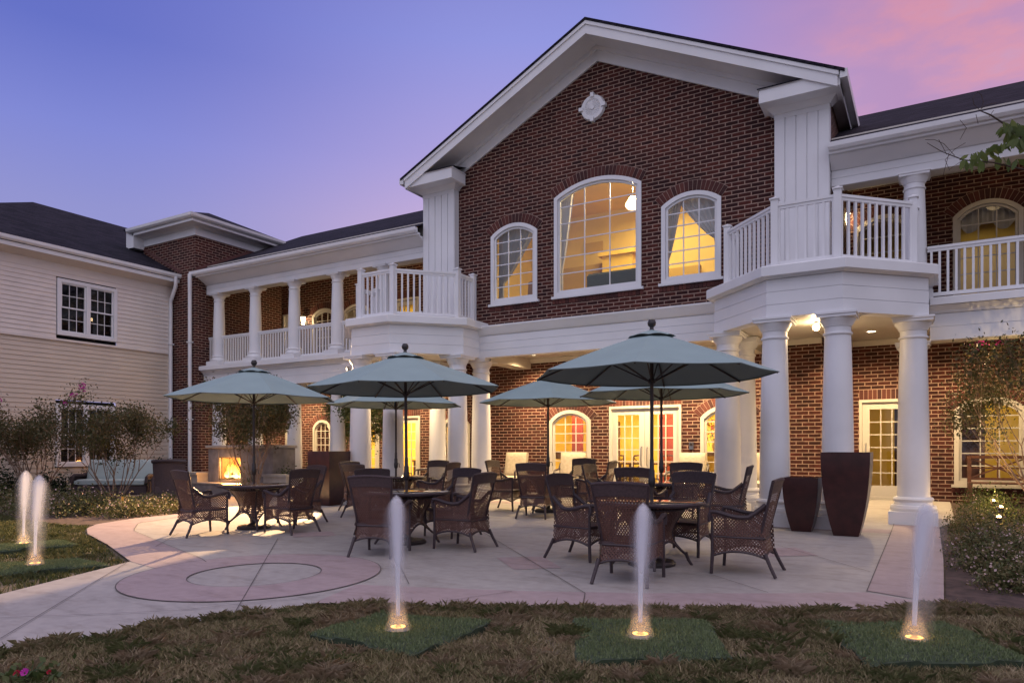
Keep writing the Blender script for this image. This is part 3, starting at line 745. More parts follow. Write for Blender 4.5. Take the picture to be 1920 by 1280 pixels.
# medallion in the gable
m = MB(); mc_ = (-6.41, 8.80)
def mfn(r_, t, y): return (mc_[0] + r_ * math.cos(t), y, mc_[1] + r_ * math.sin(t))
n = 40; prof = [(.0, .085), (.05, .085), (.06, .06), (.17, .05), (.19, .07), (.265, .07), (.285, .0)]
vs = [mfn(max(r_, .001), 2 * PI * k / n, YW - y) for r_, y in prof for k in range(n)]
m.add(vs, [(i * n + k, i * n + (k + 1) % n, (i + 1) * n + (k + 1) % n, (i + 1) * n + k) for i in range(len(prof) - 1) for k in range(n)])
for k in range(20):
    t = 2 * PI * k / 20; m.bar(mfn(.06, t, YW - .058), mfn(.175, t, YW - .058), .014, .018, (0, 1, 0))
for k in range(4):
    t = PI / 2 * k; m.bar(mfn(.22, t, YW - .05), mfn(.315, t, YW - .05), .075, .10, (0, 1, 0))
m.build('medallion', WHITE, BB)

# entablatures
FBOT = 3.46
def bay_path(c, ext=14.40): return [(c - 1.53, ext), (c - 1.53, 13.63), (c - .485, 12.56), (c + .485, 12.56), (c + 1.53, 13.63), (c + 1.53, ext)]
for c in (BL, BR):
    P = bay_path(c)
    m = MB(); m.sweep(P, [(.20, FBOT)] + boards(.22, FBOT + .004, 4.10, 3) + [(.24, 4.10), (.30, 4.13), (.0, 4.13), (0, FBOT)])
    e = m.build('bay_entablature', WHITE, BB)
    d = MB(); d.sweep(P, [(.36, 4.13), (.36, 4.285), (.345, 4.30), (.0, 4.30), (0, 4.13)]); d.build('deck_fascia', WHITE, e, bevel=.004)
    s_ = MB(); s_.add([(x, y, 4.295) for x, y in P], [tuple(range(6))]); s_.build('deck', WHITE, e)
    s_ = MB(); s_.add([(x, y, FBOT + .02) for x, y in P], [tuple(range(6))]); s_.build('bay_ceiling', CREAM, e)
    Q = [(c - 1.53, 14.28)] + P[1:5] + [(c + 1.53, 14.28)]
    for i in range(5):
        L = math.dist(Q[i], Q[i + 1])
        pst = [Q[i + 1]] if i < 4 else [Q[5]]
        if i == 0: pst = [Q[0], Q[1]]
        railing(BB, Q[i], Q[i + 1], 4.40, 5.40, .135, pst, ph=5.525)
    for i in (1, 2, 3, 4):
        x, y = P[i]; column(BB, x, y, G(y), FBOT, .245)
# centre entablature between and behind the bays
def ent_c(x0, x1):
    m = MB(); m.sweep([(x0, YW), (x1, YW)], [(.16, FBOT)] + boards(.18, FBOT + .004, 3.98, 3) + [(.20, 3.99), (.22, 4.02), (.30, 4.17), (.30, 4.20), (.0, 4.205), (0, FBOT)])
    return m.build('entablature', WHITE, BB)
ent_c(BL + 1.75, BR - 1.75)
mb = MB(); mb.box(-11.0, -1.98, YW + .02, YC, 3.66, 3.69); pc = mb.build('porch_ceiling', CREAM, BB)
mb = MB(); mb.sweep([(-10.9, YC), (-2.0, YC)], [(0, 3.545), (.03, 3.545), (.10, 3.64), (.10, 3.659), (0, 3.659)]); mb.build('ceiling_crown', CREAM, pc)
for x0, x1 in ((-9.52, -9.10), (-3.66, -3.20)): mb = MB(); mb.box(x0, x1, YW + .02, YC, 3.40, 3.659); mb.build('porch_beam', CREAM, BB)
column(BB, -9.44, 14.52, G(14.5), FBOT, .245); column(BB, -3.20, 14.52, G(14.5), FBOT, .245)
column(BB, -10.78, 14.55, G(14.5), FBOT, .22)
# wings: lower entablature, deck, upper entablature, roof
for x0, x1, lft in ((XL + .02, BL - 1.53 - .24, True), (BR + 1.53 + .24, XR, False)):
    m = MB(); m.sweep([(x0, YW), (x1, YW)], [(.10, 3.16)] + boards(.12, 3.164, 3.62, 2 if lft else 2) + [(.14, 3.62), (.16, 3.66), (.26, 3.74), (0, 3.745), (0, 3.16)])
    e = m.build('entablature', WHITE, BB)
    d = MB(); d.sweep([(x0, YW), (x1, YW)], [(.30, 3.745), (.30, 3.865), (.29, 3.875), (-.1, 3.875), (-.1, 3.745)]); d.build('deck_fascia', WHITE, e)
    d = MB(); d.box(x0, x1, YW + .101, YL - .001, 3.80, 3.872); d.build('deck', CREAM, e)
    xi = max(x0, -1.97) if not lft else x0
    d = MB(); d.box(x0 if lft else -1.97, x1 if not lft else -11.01, YW + .301, YL - .001, 3.66, 3.69); d.build('porch_ceiling', CREAM, e)
    d = MB(); d.sweep([(x0 if lft else -1.97, YL), (x1 if not lft else -11.01, YL)], [(0, 3.545), (.03, 3.545), (.10, 3.64), (.10, 3.659), (0, 3.659)]); d.build('ceiling_crown', CREAM, e)
    d = MB(); d.box(x0, x1, YW + .001, YW + .30, 3.161, 3.79); d.build('porch_beam', CREAM, e)
for x0, x1 in ((XL + .02, -10.99), (-1.59, XR)):
    m = MB(); m.sweep([(x0, YW), (x1, YW)], [(.0, 6.15)] + boards(.02, 6.154, 6.44, 2) + [(.04, 6.45), (.07, 6.47), (.30, 6.60), (.34, 6.62), (0, 6.625), (0, 6.15)])
    e = m.build('upper_entablature', WHITE, BB)
    xa = x0 - .2 if x0 < -15 else x0 + .0
    d = MB(); d.sweep([(xa, YW), (x1, YW)], [(.30, 6.625), (.40, 6.63), (.40, 6.685), (.30, 6.685)]); d.build('eave_fascia', WHITE, e)
    d = MB(); d.sweep([(xa, YW), (x1, YW)], [(.405, 6.675), (.46, 6.675), (.50, 6.72), (.51, 6.80), (.49, 6.80), (.485, 6.79), (.40, 6.79)]); d.build('gutter', WHITE, e)
    d = MB(); d.box(x0, x1, YW + .30, YL - .001, 7.02, 7.05); d.build('porch_ceiling', CREAM, e)
    d = MB(); d.box(x0, x1, YW + .001, YW + .30, 6.151, 7.06); d.build('porch_beam', CREAM, e)
    rf = MB()
    rf.add([(xa, 13.92, 6.79), (x1, 13.92, 6.79), (x1, 18.5, 9.10), (xa, 18.5, 9.10), (x1, 23, 6.8), (xa, 23, 6.8), (xa, 13.92, 6.76), (x1, 13.92, 6.76)], [(0, 1, 2, 3), (3, 2, 4, 5), (0, 6, 7, 1)]); rf.build('roof', SHING, BB)
# wing columns and rails
UX = [-19.23, -17.55, -15.88, -14.18, -12.5]
for x in UX: column(BB, x, 14.5, 3.875, 6.15, .185)
for x in UX[:-1]: column(BB, x, 14.5, G(14.5), 3.16, .22)
for x in (-.25, 3.3): column(BB, x, 14.5, 3.875, 6.15, .20)
column(BB, -.27, 14.52, G(14.5), 3.16, .22)
ends = [XL] + UX + [-11.05]
for a, b in zip(ends[:-1], ends[1:]): railing(BB, (a + .17 if a != XL else a, 14.5), (b - .17, 14.5), 3.98, 4.82, .115)
railing(BB, (BL - 1.9, 14.5), (BL - 1.53, 14.35), 3.98, 4.82, .115)
railing(BB, (-.05, 14.42), (3.15, 14.42), 3.98, 4.82, .125); railing(BB, (3.5, 14.42), (XR, 14.42), 3.98, 4.82, .125)
railing(BB, (-11.0, 14.5), (-11.0, 17.3), 3.98, 4.82, .115)
# interiors seen through the glass
rm1 = room(BB, -10.8, -1.8, YW + .14, 19.5, 3.7, 8.3, PEACH, FLOORW, YELLOW)
rm2 = room(BB, -10.9, -2.1, YC + .14, 22.5, .15, 3.3, YELLOW, FLOORW, CREAM)
for x0, x1, y in ((-9.25, -8.92, 19.2), (-8.72, -8.50, 19.2), (-6.62, -6.12, 19.4), (-4.2, -3.9, 19.6)): mb = MB(); mb.box(x0, x1, y, y + .1, .3, 2.9); mb.build('red_partition', RED, rm2)
for q in ((-9.9, -8.6, 18.6, 18.8, 1.0, 1.22), (-8.75, -8.35, 20.6, 20.8, .3, 2.15)): mb = MB(); mb.box(*q); mb.build('wood_panel', WOODD, rm2)
for q in ((-9.75, -8.1, 19.2, 19.35, 3.8, 6.72), (-7.0, -5.4, 19.2, 19.35, 3.8, 6.3)): mb = MB(); mb.box(*q); mb.build('wood_panel', OCHRE, rm1)
mb = MB(); mb.box(-8.05, -7.15, 18.7, 19.2, 5.2, 6.75); mb.box(-8.15, -7.05, 18.6, 19.2, 6.75, 6.88); mb.build('overmantel', YELLOW, rm1)
mb = MB(); mb.box(-8.95, -8.35, 19.44, 19.46, 7.15, 7.45); mb.build('air_grille', OCHRE, rm1)
rm3 = room(BB, -2.0, 5.8, YL + .14, 21, .18, 3.1, YELLOW, FLOORW, CREAM)
for q in ((-.72, -.4, 18.6, 18.7, .2, 2.9), (-.4, .3, 18.9, 19.0, .2, 2.3), (.35, 1.0, 18.2, 18.3, .2, 2.9)): mb = MB(); mb.box(*q); mb.build('wood_panel', WOODD, rm3)
rm4 = room(BB, -19.6, -11.1, YL + .14, 21, .18, 3.1, YELLOW, FLOORW, CREAM)
for q in ((-13.95, -13.6, 18.3, 18.4, .2, 2.9), (-12.3, -12.0, 18.3, 18.4, .2, 2.9)): mb = MB(); mb.box(*q); mb.build('red_partition', RED, rm4)
rm5 = room(BB, -2.0, 5.8, YL + .14, 20.5, 3.9, 6.7, PEACH, FLOORW, CREAM); rm6 = room(BB, -19.6, -11.1, YL + .14, 20.5, 3.9, 6.7, YELLOW, FLOORW, CREAM)

# ------------------------------------------------------------------ corner tower
TW = thing('brick_tower', 'narrow brick corner block with white cornice and low hipped roof, between clapboard wall and porch', 'building', (-21, 15.4, .1), world=True)
mb = MB(); wall(mb, 'x', 14.0, -22.4, XL, 0, 8.02); wall(mb, 'y', XL, 14.0, YL, 0, 8.02); wall(mb, 'y', -22.4, 14.0, 17.0, 6, 8.02); mb.build('wall', BRICK, TW)
mb = MB(); mb.sweep([(-22.45, 14.0), (XL, 14.0), (XL, 17.0)], [(0, 7.95), (.03, 7.95), (.03, 8.16), (.05, 8.17), (.10, 8.22), (.38, 8.24), (.38, 8.36), (.30, 8.36), (0, 8.36)]); cn = mb.build('cornice', WHITE, TW)
mb = MB(); mb.sweep([(-22.6, 14.0), (XL, 14.0), (XL, 17.15)], [(.385, 8.33), (.44, 8.33), (.49, 8.38), (.50, 8.46), (.385, 8.46)]); mb.build('gutter', WHITE, cn)
for q in ((-22.75, -22.35, 13.62, 14.1, 7.85, 8.36), (-19.8, -19.32, 16.95, 17.35, 7.85, 8.36)): mb = MB(); mb.box(*q); mb.build('cornice_end', WHITE, cn)
mb = MB(); e = .48; x0, x1, y0, y1 = -22.6 - .2, XL + e, 14.0 - e, 17.3; mb.add([(x0, y0, 8.45), (x1, y0, 8.45), (x1, y1, 8.45), (x0, y1, 8.45), (-20.9, 15.35, 9.22), (-21.2, 15.35, 9.22)], [(0, 1, 4, 5), (1, 2, 4), (2, 3, 5, 4), (3, 0, 5)]); mb.build('roof', SHING, TW)
for p, q in (((-20.36, 13.985, 6.86), (-22.6, 13.985, 7.98)), ((-19.69, 14.0, 6.88), (-19.69, 17.0, 8.38))): mb = MB(); mb.bar(p, q, .02, .09); mb.build('flashing', COPPER, TW)

# ------------------------------------------------------------------ clapboard building on the left
CB = thing('clapboard_building', 'beige clapboard building with dark shingled hip roof and white double windows', 'building', (-21, 10, 0), world=True)
XS = -20.9
wu, wd = op(10.52, 12.20, 4.47, 6.04), op(10.50, 12.15, .80, 2.56)
def lap(y0, y1, z0, z1, mat, par, off=0):
    m = MB(); n = int(round((z1 - z0) / .125)); h = (z1 - z0) / n
    for i in range(n):
        z = z0 + h * i
        for (a, b) in ((y0, 10.5), (12.18, y1)) if any(z + h > k['zb'] and z < k['zs'] for k in (wu, wd)) else ((y0, y1),):
            m.add([(XS + .025 + off, a, z), (XS + .025 + off, b, z), (XS + .006 + off, b, z + h), (XS + .006 + off, a, z + h), (XS + off, a, z), (XS + off, b, z)], [(0, 1, 2, 3), (4, 5, 1, 0)])
    return m.build('wall', mat, par)
lap(5.5, 13.9, -.1, 4.30, SIDING2, CB); lap(5.5, 13.9, 4.36, 6.20, SIDING, CB, .03)
mb = MB(); mb.box(XS, XS + .07, 5.5, 13.859, 4.30, 4.36); mb.build('trim_band', SIDING, CB); mb = MB(); mb.box(XS, XS + .05, 13.86, 13.995, 0, 6.2); mb.build('corner_board', SIDING, CB)
mb = MB(); mb.box(XS - .02, XS + .05, 5.5, 13.99, 6.20, 6.44); mb.add([(XS + .05, 5.5, 6.44), (XS + .38, 5.5, 6.60), (XS + .38, 13.99, 6.60), (XS + .05, 13.99, 6.44)], [(0, 1, 2, 3)]); fz = mb.build('frieze', SIDING, CB)
mb = MB(); mb.box(XS + .38, XS + .42, 5.5, 13.99, 6.55, 6.66); mb.build('eave_fascia', WHITE, fz)
mb = MB(); mb.sweep([(XS, 5.5), (XS, 14.12)], [(.42, 6.675), (.47, 6.675), (.51, 6.72), (.52, 6.80), (.42, 6.80)]); mb.build('gutter', WHITE, fz)
mb = MB(); X0, X1 = -26.45, XS + .45
mb.add([(X1, 14.0, 6.79), (X1, 6.5, 6.79), (X0, 12.57, 9.74), (X0, 20, 9.74), (X1, 20, 6.79), (-32.5, 6.5, 6.79), (-32.5, 20, 6.79), (X1, 6.5, 6.74), (X1, 14, 6.74)], [(0, 1, 2, 3, 4), (1, 5, 2), (5, 6, 3, 2), (0, 8, 7, 1)]); mb.build('roof', SHING, CB)
mb = MB(); mb.box(-31.9, XS - .001, 6.9, 6.95, 0, 6.6); mb.build('wall', SIDING2, CB)
for k, lb in ((wu, None), (wd, None)):
    fn = axis_fn('y', XS + .0); f = MB(); mid = (k['a0'] + k['a1']) / 2
    f.ring([(k['a0'], k['zb']), (k['a0'], k['zs']), (k['a1'], k['zs']), (k['a1'], k['zb'])], [(k['a0'] + .1, k['zb'] + .1), (k['a0'] + .1, k['zs'] - .1), (k['a1'] - .1, k['zs'] - .1), (k['a1'] - .1, k['zb'] + .1)], fn, .075, -.08)
    f.prism([(mid - .05, k['zb'] + .1), (mid + .05, k['zb'] + .1), (mid + .05, k['zs'] - .1), (mid - .05, k['zs'] - .1)], fn, .07, -.08)
    w = f.build('window', WHITE, CB); g = MB()
    for a0, a1 in ((k['a0'] + .1, mid - .05), (mid + .05, k['a1'] - .1)):
        zb, zs = k['zb'] + .1, k['zs'] - .1; zm = (zb + zs) / 2
        for b0, b1, off in ((zb, zm + .02, .0), (zm - .02, zs, .02)):
            g.ring([(a0, b0), (a0, b1), (a1, b1), (a1, b0)], [(a0 + .04, b0 + .04), (a0 + .04, b1 - .04), (a1 - .04, b1 - .04), (a1 - .04, b0 + .04)], fn, off + .02, off - .02)
            for i in (1, 2): a = a0 + .04 + (a1 - a0 - .08) * i / 3; g.prism([(a - .007, b0 + .04), (a + .007, b0 + .04), (a + .007, b1 - .04), (a - .007, b1 - .04)], fn, off + .006, off - .012)
            z = (b0 + b1) / 2; g.prism([(a0 + .04, z - .009), (a1 - .04, z - .009), (a1 - .04, z + .009), (a0 + .04, z + .009)], fn, off + .004, off - .010)
    g.build('sash', WHITE, w)
    p = MB(); p.add([fn(a, z, -.025) for a, z in ((k['a0'] + .1, k['zb'] + .1), (k['a1'] - .1, k['zb'] + .1), (k['a1'] - .1, k['zs'] - .1), (k['a0'] + .1, k['zs'] - .1))], [(0, 1, 2, 3)]); p.build('pane', GLASS, w)
    b = MB(); z = k['zb'] + .13
    while z < k['zs'] - .12: b.add([fn(k['a0'] + .1, z, -.14), fn(k['a1'] - .1, z, -.14), fn(k['a1'] - .1, z + .022, -.10), fn(k['a0'] + .1, z + .022, -.10)], [(0, 1, 2, 3)]); z += .045
    b.build('blind', plain('blind_slat', (.05, .045, .05), .6, .1), w)
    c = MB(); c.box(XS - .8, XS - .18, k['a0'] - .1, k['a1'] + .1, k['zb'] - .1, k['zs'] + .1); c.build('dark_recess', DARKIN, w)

# downspouts
def downspout(label, pts, group):
    m = MB(); m.tube(pts, .058, 10); o = m.build('downspout', WHITE, None, smooth=True); tag(o, label, 'downspout', group)
    c = MB()
    for z in (2.2, 4.6): x, y = pts[-3][0], pts[-3][1]; c = MB(); c.box(x - .075, x + .075, y - .07, y + .07, z, z + .04); c.build('bracket', WHITE, o)
downspout('white downspout at the corner of the clapboard wall, left of the brick tower', [(-20.42, 13.82, 6.70), (-20.42, 13.82, 6.42), (-20.80, 13.90, 5.98), (-20.80, 13.90, 5.8), (-20.80, 13.90, .3), (-20.80, 13.90, .15)], 'downspouts')
downspout('white downspout on the right edge of the brick tower front, beside the fireplace', [(-19.78, 13.86, 6.72), (-19.78, 13.86, 6.45), (-19.86, 13.92, 6.15), (-19.86, 13.92, 5.9), (-19.86, 13.92, .55), (-19.70, 13.80, .42)], 'downspouts')
# ------------------------------------------------------------------ wicker dining chair (sitter faces +y)
def make_chair(label, loc, rz, group):
    t = thing('wicker_chair', label, 'chair', loc, rz, group)
    def bw(v): return .215 + .075 * v ** .9                     # half width of the back at height fraction v
    def back(u, v):
        z = .36 + .64 * v; x = (2 * u - 1) * bw(v); return (x, -.235 - .15 * v + .035 * (2 * u - 1) ** 2, z + .02 * (1 - (2 * u - 1) ** 2) * v)
    m = MB(); m.grid(lambda u, v: back(u, v * .80), 12, 10, lambda u, v: ((u - .5) * .55, v * .52)); b = m.build('backrest', WICK, t, smooth=True)
    m = MB(); m.grid(lambda u, v: tuple(a + d for a, d in zip(back(u, .80 + v * .20), (0, -.012, 0))), 12, 3, lambda u, v: ((u - .5) * .6, v * .13))
    m.grid(lambda u, v: tuple(a + d for a, d in zip(back(u, .80 + v * .20), (0, .018, 0))), 12, 3, lambda u, v: ((u - .5) * .6, v * .13))
    m.tube([back(u / 10, 1.0) for u in range(11)], .019, 8); m.build('top_band', WICKT, b, smooth=True)
    # lower skirts: back, sides, front with arched bottoms
    def arch(u, lo, hi): return lo + (hi - lo) * (1 - (2 * u - 1) ** 2)
    m = MB(); m.grid(lambda u, v: ((2 * u - 1) * (.215 + .035 * (1 - v)), -.235 - .03 * (1 - v), arch(u, .19, .24) + (.40 - arch(u, .19, .24)) * v), 10, 3, lambda u, v: (u * .45, v * .2)); m.build('apron', WICK, t, smooth=True)
    m = MB(); m.grid(lambda u, v: ((2 * u - 1) * .285, .275, arch(u, .20, .25) + (.41 - arch(u, .20, .25)) * v), 10, 3, lambda u, v: (u * .56, v * .2)); m.build('apron', WICK, t, smooth=True)
    def armz(w): return .655 - .05 * math.sin(PI * min(1, w * 1.15)) + (.09 * max(0, (.3 - w)) / .3)
    for s in (-1, 1):
        def px(w): return s * (.235 + .055 * min(1, w * 2))
        m = MB(); m.grid(lambda u, v: (px(u) * (1 if v > .3 else 1), -.25 + .525 * u - .03 * (1 - v) * (1 - u), arch(u, .19, .25) + (armz(u) - arch(u, .19, .25)) * v), 10, 8, lambda u, v: (u * .53, v * .45)); a = m.build('arm_panel', WICK, t, smooth=True)
        m = MB(); m.tube([(px(w / 10) * 1.03, -.27 + .56 * w / 10, armz(w / 10) + .012) for w in range(11)] + [(px(1) * 1.03, .305, .62), (px(1) * 1.02, .30, .56)], .024, 8); m.build('armrest', WICKF, a, smooth=True)
    m = MB()
    for s in (-1, 1):
        m.tube([back(.5 + s * .5, v / 8) for v in range(9)], .016, 8)
        m.tube([(s * .287, .278, .62), (s * .287, .278, .22)], .017, 8)
        m.tube([(s * (.24 + .045 * min(1, w / 5)), -.265 + .54 * w / 10, arch(w / 10, .19, .25)) for w in range(11)], .013, 6)
        m.tube([(s * (.24 + .045 * min(1, w / 5)), -.262 + .54 * w / 10, .40) for w in range(11)], .011, 6)
    m.tube([((2 * u / 10 - 1) * .25, -.265, arch(u / 10, .19, .24)) for u in range(11)], .013, 6)
    m.tube([((2 * u / 10 - 1) * .218, -.238, .385) for u in range(11)], .013, 6)
    m.tube([((2 * u / 10 - 1) * .285, .278, arch(u / 10, .20, .25)) for u in range(11)], .013, 6)
    m.build('frame', WICKF, t, smooth=True)
    m = MB(); m.box(-.255, .255, -.24, .275, .385, .42); st = m.build('seat', WICKT, t)
    for s in (-1, 1):
        m = MB(); m.tube([(s * .285, .272, .26), (s * .288, .282, .1), (s * .288, .288, 0)], [.021, .019, .018], 8); m.build('leg', WICKF, t, smooth=True)
        m = MB(); m.tube([(s * .245, -.262, .24), (s * .265, -.315, .12), (s * .285, -.375, 0)], [.021, .019, .018], 8); m.build('leg', WICKF, t, smooth=True)
    return t

def make_table(label, loc, group):
    t = thing('patio_table', label, 'table', loc, .4, group)
    m = MB(); m.lathe([(.0, .725), (.585, .725), (.60, .732), (.60, .744), (.585, .75), (.0, .75)], 48, cap=False); tp = m.build('tabletop', TOP, t, smooth=True, angle=30)
    m = MB(); m.lathe([(.575, .70), (.605, .705), (.612, .725), (.60, .74), (.575, .722)], 48, cap=False); m.build('rim', WICKF, tp, smooth=True)
    for k in range(4):
        a0 = PI / 2 * k
        def sk(u, v):
            a = a0 + u * PI / 2; top = .66; bot = .12 + .17 * math.sin(PI * u) ** .7
            z = bot + (top - bot) * v; r = .225 + .16 * (max(0, z - .36) / .3) ** 1.6 + .17 * (max(0, .36 - z) / .24) ** 1.7
            return (r * math.cos(a), r * math.sin(a), z)
        m = MB(); m.grid(sk, 10, 10, lambda u, v: (u * .40, v * .5)); s_ = m.build('pedestal_panel', WICK, t, smooth=True)
        m = MB(); m.tube([sk(u / 10, 0) for u in range(11)], .013, 6); m.tube([sk(0, v / 10) for v in range(11)], .015, 6); m.tube([sk(u / 8, 1) for u in range(9)], .014, 6); m.build('edge_wrap', WICKF, s_, smooth=True)
        x, y, z = sk(0, 0); m = MB(); f = 1.16; m.tube([(x * .98, y * .98, z + .03), (x * 1.06, y * 1.06, .06), (x * f, y * f, 0)], [.02, .018, .016], 8); m.build('leg', WICKF, t, smooth=True)
        x, y, z = sk(0, 1); m = MB(); m.bar((x, y, .655), (x * 1.38, y * 1.38, .715), .025, .02); m.build('support_arm', DARKM, t)
    return t

def make_umbrella(label, loc, rz, tilt, group):
    t = thing('patio_umbrella', label, 'umbrella', loc, rz, group); t.rotation_euler = (tilt[0], tilt[1], rz)
    RD, ZR, ZA = 1.40, 2.20, 2.70; N = 8
    m = MB(); m.lathe([(0, .0), (.27, .0), (.275, .03), (.25, .055), (.10, .075), (.045, .10), (.036, .34), (.0, .34)], 32, cap=False); m.build('base', DARKM, t, smooth=True, angle=30)
    m = MB(); m.lathe([(.0, .05), (.021, .05), (.021, 2.62), (0, 2.62)], 14, cap=False); p = m.build('pole', BRONZE, t, smooth=True)
    m = MB(); m.lathe([(.021, .90), (.036, .915), (.042, .96), (.042, 1.0), (.034, 1.02), (.034, 1.09), (.026, 1.11), (.024, 1.22), (.021, 1.23)], 16, cap=False); m.tube([(.035, 0, 1.0), (.075, 0, 1.0), (.085, 0, .97), (.085, 0, .93), (.105, 0, .93)], .007, 6); m.build('crank', DARKM, p, smooth=True)
    m = MB(); m.lathe([(.021, 2.10), (.045, 2.115), (.045, 2.15), (.021, 2.17)], 14, cap=False); m.lathe([(.024, 2.53), (.06, 2.54), (.06, 2.60), (.03, 2.62)], 14, cap=False); m.build('hub', DARKM, p, smooth=True)
    def cz(r): q = r / RD; return ZA - (ZA - ZR) * (q ** 1.12)
    def can(a, r):                                   # point on the octagonal cloth, sagging between ribs
        k = (a / (2 * PI / N)) % 1; aa = (k - .5) * 2 * PI / N; rr = r * math.cos(PI / N) / math.cos(aa)
        return (rr * math.cos(a), rr * math.sin(a), cz(r) - .012 * math.sin(PI * k) * (r / RD))
    m = MB()
    for i in range(N):
        a0 = 2 * PI * i / N
        m.grid(lambda u, v: can(a0 + u * .9999 * 2 * PI / N, .16 + (RD - .16) * v), 8, 10)
        m.grid(lambda u, v: tuple(c - d for c, d in zip(can(a0 + u * .9999 * 2 * PI / N, RD * (1 - .012 * v)), (0, 0, .016 * v))), 8, 1)
    c = m.build('canopy', CANV, t, smooth=True, angle=20)
    m = MB()
    for i in range(N):
        a0 = 2 * PI * i / N
        m.grid(lambda u, v: tuple(q + d for q, d in zip(can(a0 + u * .9999 * 2 * PI / N, .02 + .26 * v), (0, 0, .035 - .012 * v + (.018 * math.sin(PI * u) * v)))), 6, 4)
    m.build('vent_cap', CANV, c, smooth=True, angle=20)
    m = MB(); m.lathe([(.0, 2.69), (.03, 2.69), (.034, 2.72), (.022, 2.745), (.022, 2.76), (.046, 2.785), (.05, 2.815), (.035, 2.85), (0, 2.86)], 16, cap=False); m.build('finial', DARKM, t, smooth=True)
    for i in range(N):
        a = 2 * PI * i / N; ca, sa = math.cos(a), math.sin(a)
        m = MB(); m.tube([(r * ca, r * sa, cz(r) - .02) for r in (.05, .4, .8, 1.1, RD - .02)], .0105, 6); rb = m.build('rib', DARKM, t, smooth=True)
        m = MB(); m.tube([(.04 * ca, .04 * sa, 2.135), (.68 * ca, .68 * sa, cz(.68) - .03)], .009, 6); m.build('strut', DARKM, rb, smooth=True)
    return t

GC = 'wicker dining chairs around the patio tables'
TAB = dict(T1=(-9.9, 8.15), T2=(-6.45, 7.98), T5=(-2.8, 7.95), T4=(-6.65, 12.7), T6=(-3.85, 11.4), T3=(-9.47, 11.35))
TN = dict(T1='table farthest left, in front of the fireplace', T2='front middle table, behind the centre fountain jet', T5='nearest table, at the front right', T4='back middle table, before the arched window',
          T6='back right table, before the double doors', T3='back left table, beside the big square-cornered planter')
CH = [('T5', -84, .98, 'wicker chair with its back square to the camera at the nearest, front right table'), ('T5', 3, 1.04, 'wicker chair on the right of the front right table, seen side on'), ('T5', 85, .98, 'wicker chair on the far side of the front right table, facing the camera'), ('T5', 176, .92, 'wicker chair left of the front right table, half hidden by the nearest chair'),
      ('T2', -72, .95, 'wicker chair with its back to the camera, left of the centre fountain jet'), ('T2', 2, .95, 'wicker chair right of the front middle table, sideways with its arm showing'), ('T2', 84, .95, 'wicker chair behind the front middle table, just left of the sideways chair top'), ('T2', 154, .95, 'wicker chair left of the front middle table, second of four chair tops beside the planter'),
      ('T1', -97, .93, 'wicker chair at the left end of the leftmost table, back lit by the fire'), ('T1', -3, .95, 'wicker chair right of the leftmost table, sideways before the big planter'), ('T1', 84, .95, 'wicker chair behind the leftmost table, only its dark top showing'),
      ('T3', -88, .95, 'wicker chair before the back left table, third chair top from the front beside the planter'), ('T3', 8, .98, 'wicker chair on the right of the back left table, near the white column'), ('T3', 84, .95, 'wicker chair beyond the back left table, light showing through its mesh'), ('T3', 180, .95, 'wicker chair left of the back left table, farthest chair top beside the planter'),
      ('T4', -76, .95, 'wicker chair with its back to the camera at the back middle table'), ('T4', 182, .95, 'wicker chair at the left end of the back middle table, before bare brick wall'), ('T4', 80, .95, 'wicker chair on the far side of the back middle table, below the arched window'), ('T4', 6, 1.0, 'wicker chair right of the back middle table, just left of the double doors'),
      ('T6', -90, .95, 'wicker chair with its back to the camera, in front of the double doors'), ('T6', 88, .95, 'wicker chair on the far side of the back right table, right of the double doors'), ('T6', 8, 1.05, 'wicker chair right of the back right table, edge on before a white column'), ('T6', 178, .98, 'wicker chair left of the back right table, before the double doors\' edge')]
proto = None
for tn, ang, rad, lab in CH:
    tx, ty = TAB[tn]; x, y = tx + rad * math.cos(R(ang)), ty + rad * math.sin(R(ang))
    rz = R(ang + 90) + random.uniform(-.06, .06); loc = (x, y, G(y) + .001)
    if proto is None: proto = make_chair(lab, loc, rz, GC)
    else: dup(proto, loc, rz, lab)
pt = None; GT = 'round wicker patio tables'; GU = 'blue patio umbrellas'
UL = dict(T1='pale blue umbrella farthest left, over the table by the fireplace', T2='pale blue umbrella over the front middle table, its tip above the left balcony column', T5='largest, nearest pale blue umbrella, over the front right table', T4='pale blue umbrella in front of the bare brick wall, over the back middle table',
          T6='pale blue umbrella seen almost edge on behind the nearest one', T3='pale blue umbrella seen edge on behind the front middle umbrella')
for i, tn in enumerate(('T5', 'T2', 'T1', 'T4', 'T6', 'T3')):
    x, y = TAB[tn]; lab = 'round glass-topped wicker table, the ' + TN[tn].replace('table ', '', 1) if False else 'round wicker ' + TN[tn]
    if pt is None: pt = make_table(lab, (x, y, G(y)), GT); pu = make_umbrella(UL[tn], (x, y, G(y)), .22, (0, .0), GU)
    else:
        dup(pt, (x, y, G(y)), .4 + i * .3, lab); u = dup(pu, (x, y, G(y)), (.22, .25, .30, .55, .2, .1)[i], UL[tn])
        if tn == 'T2': u.rotation_euler = (0, -.012, .25)

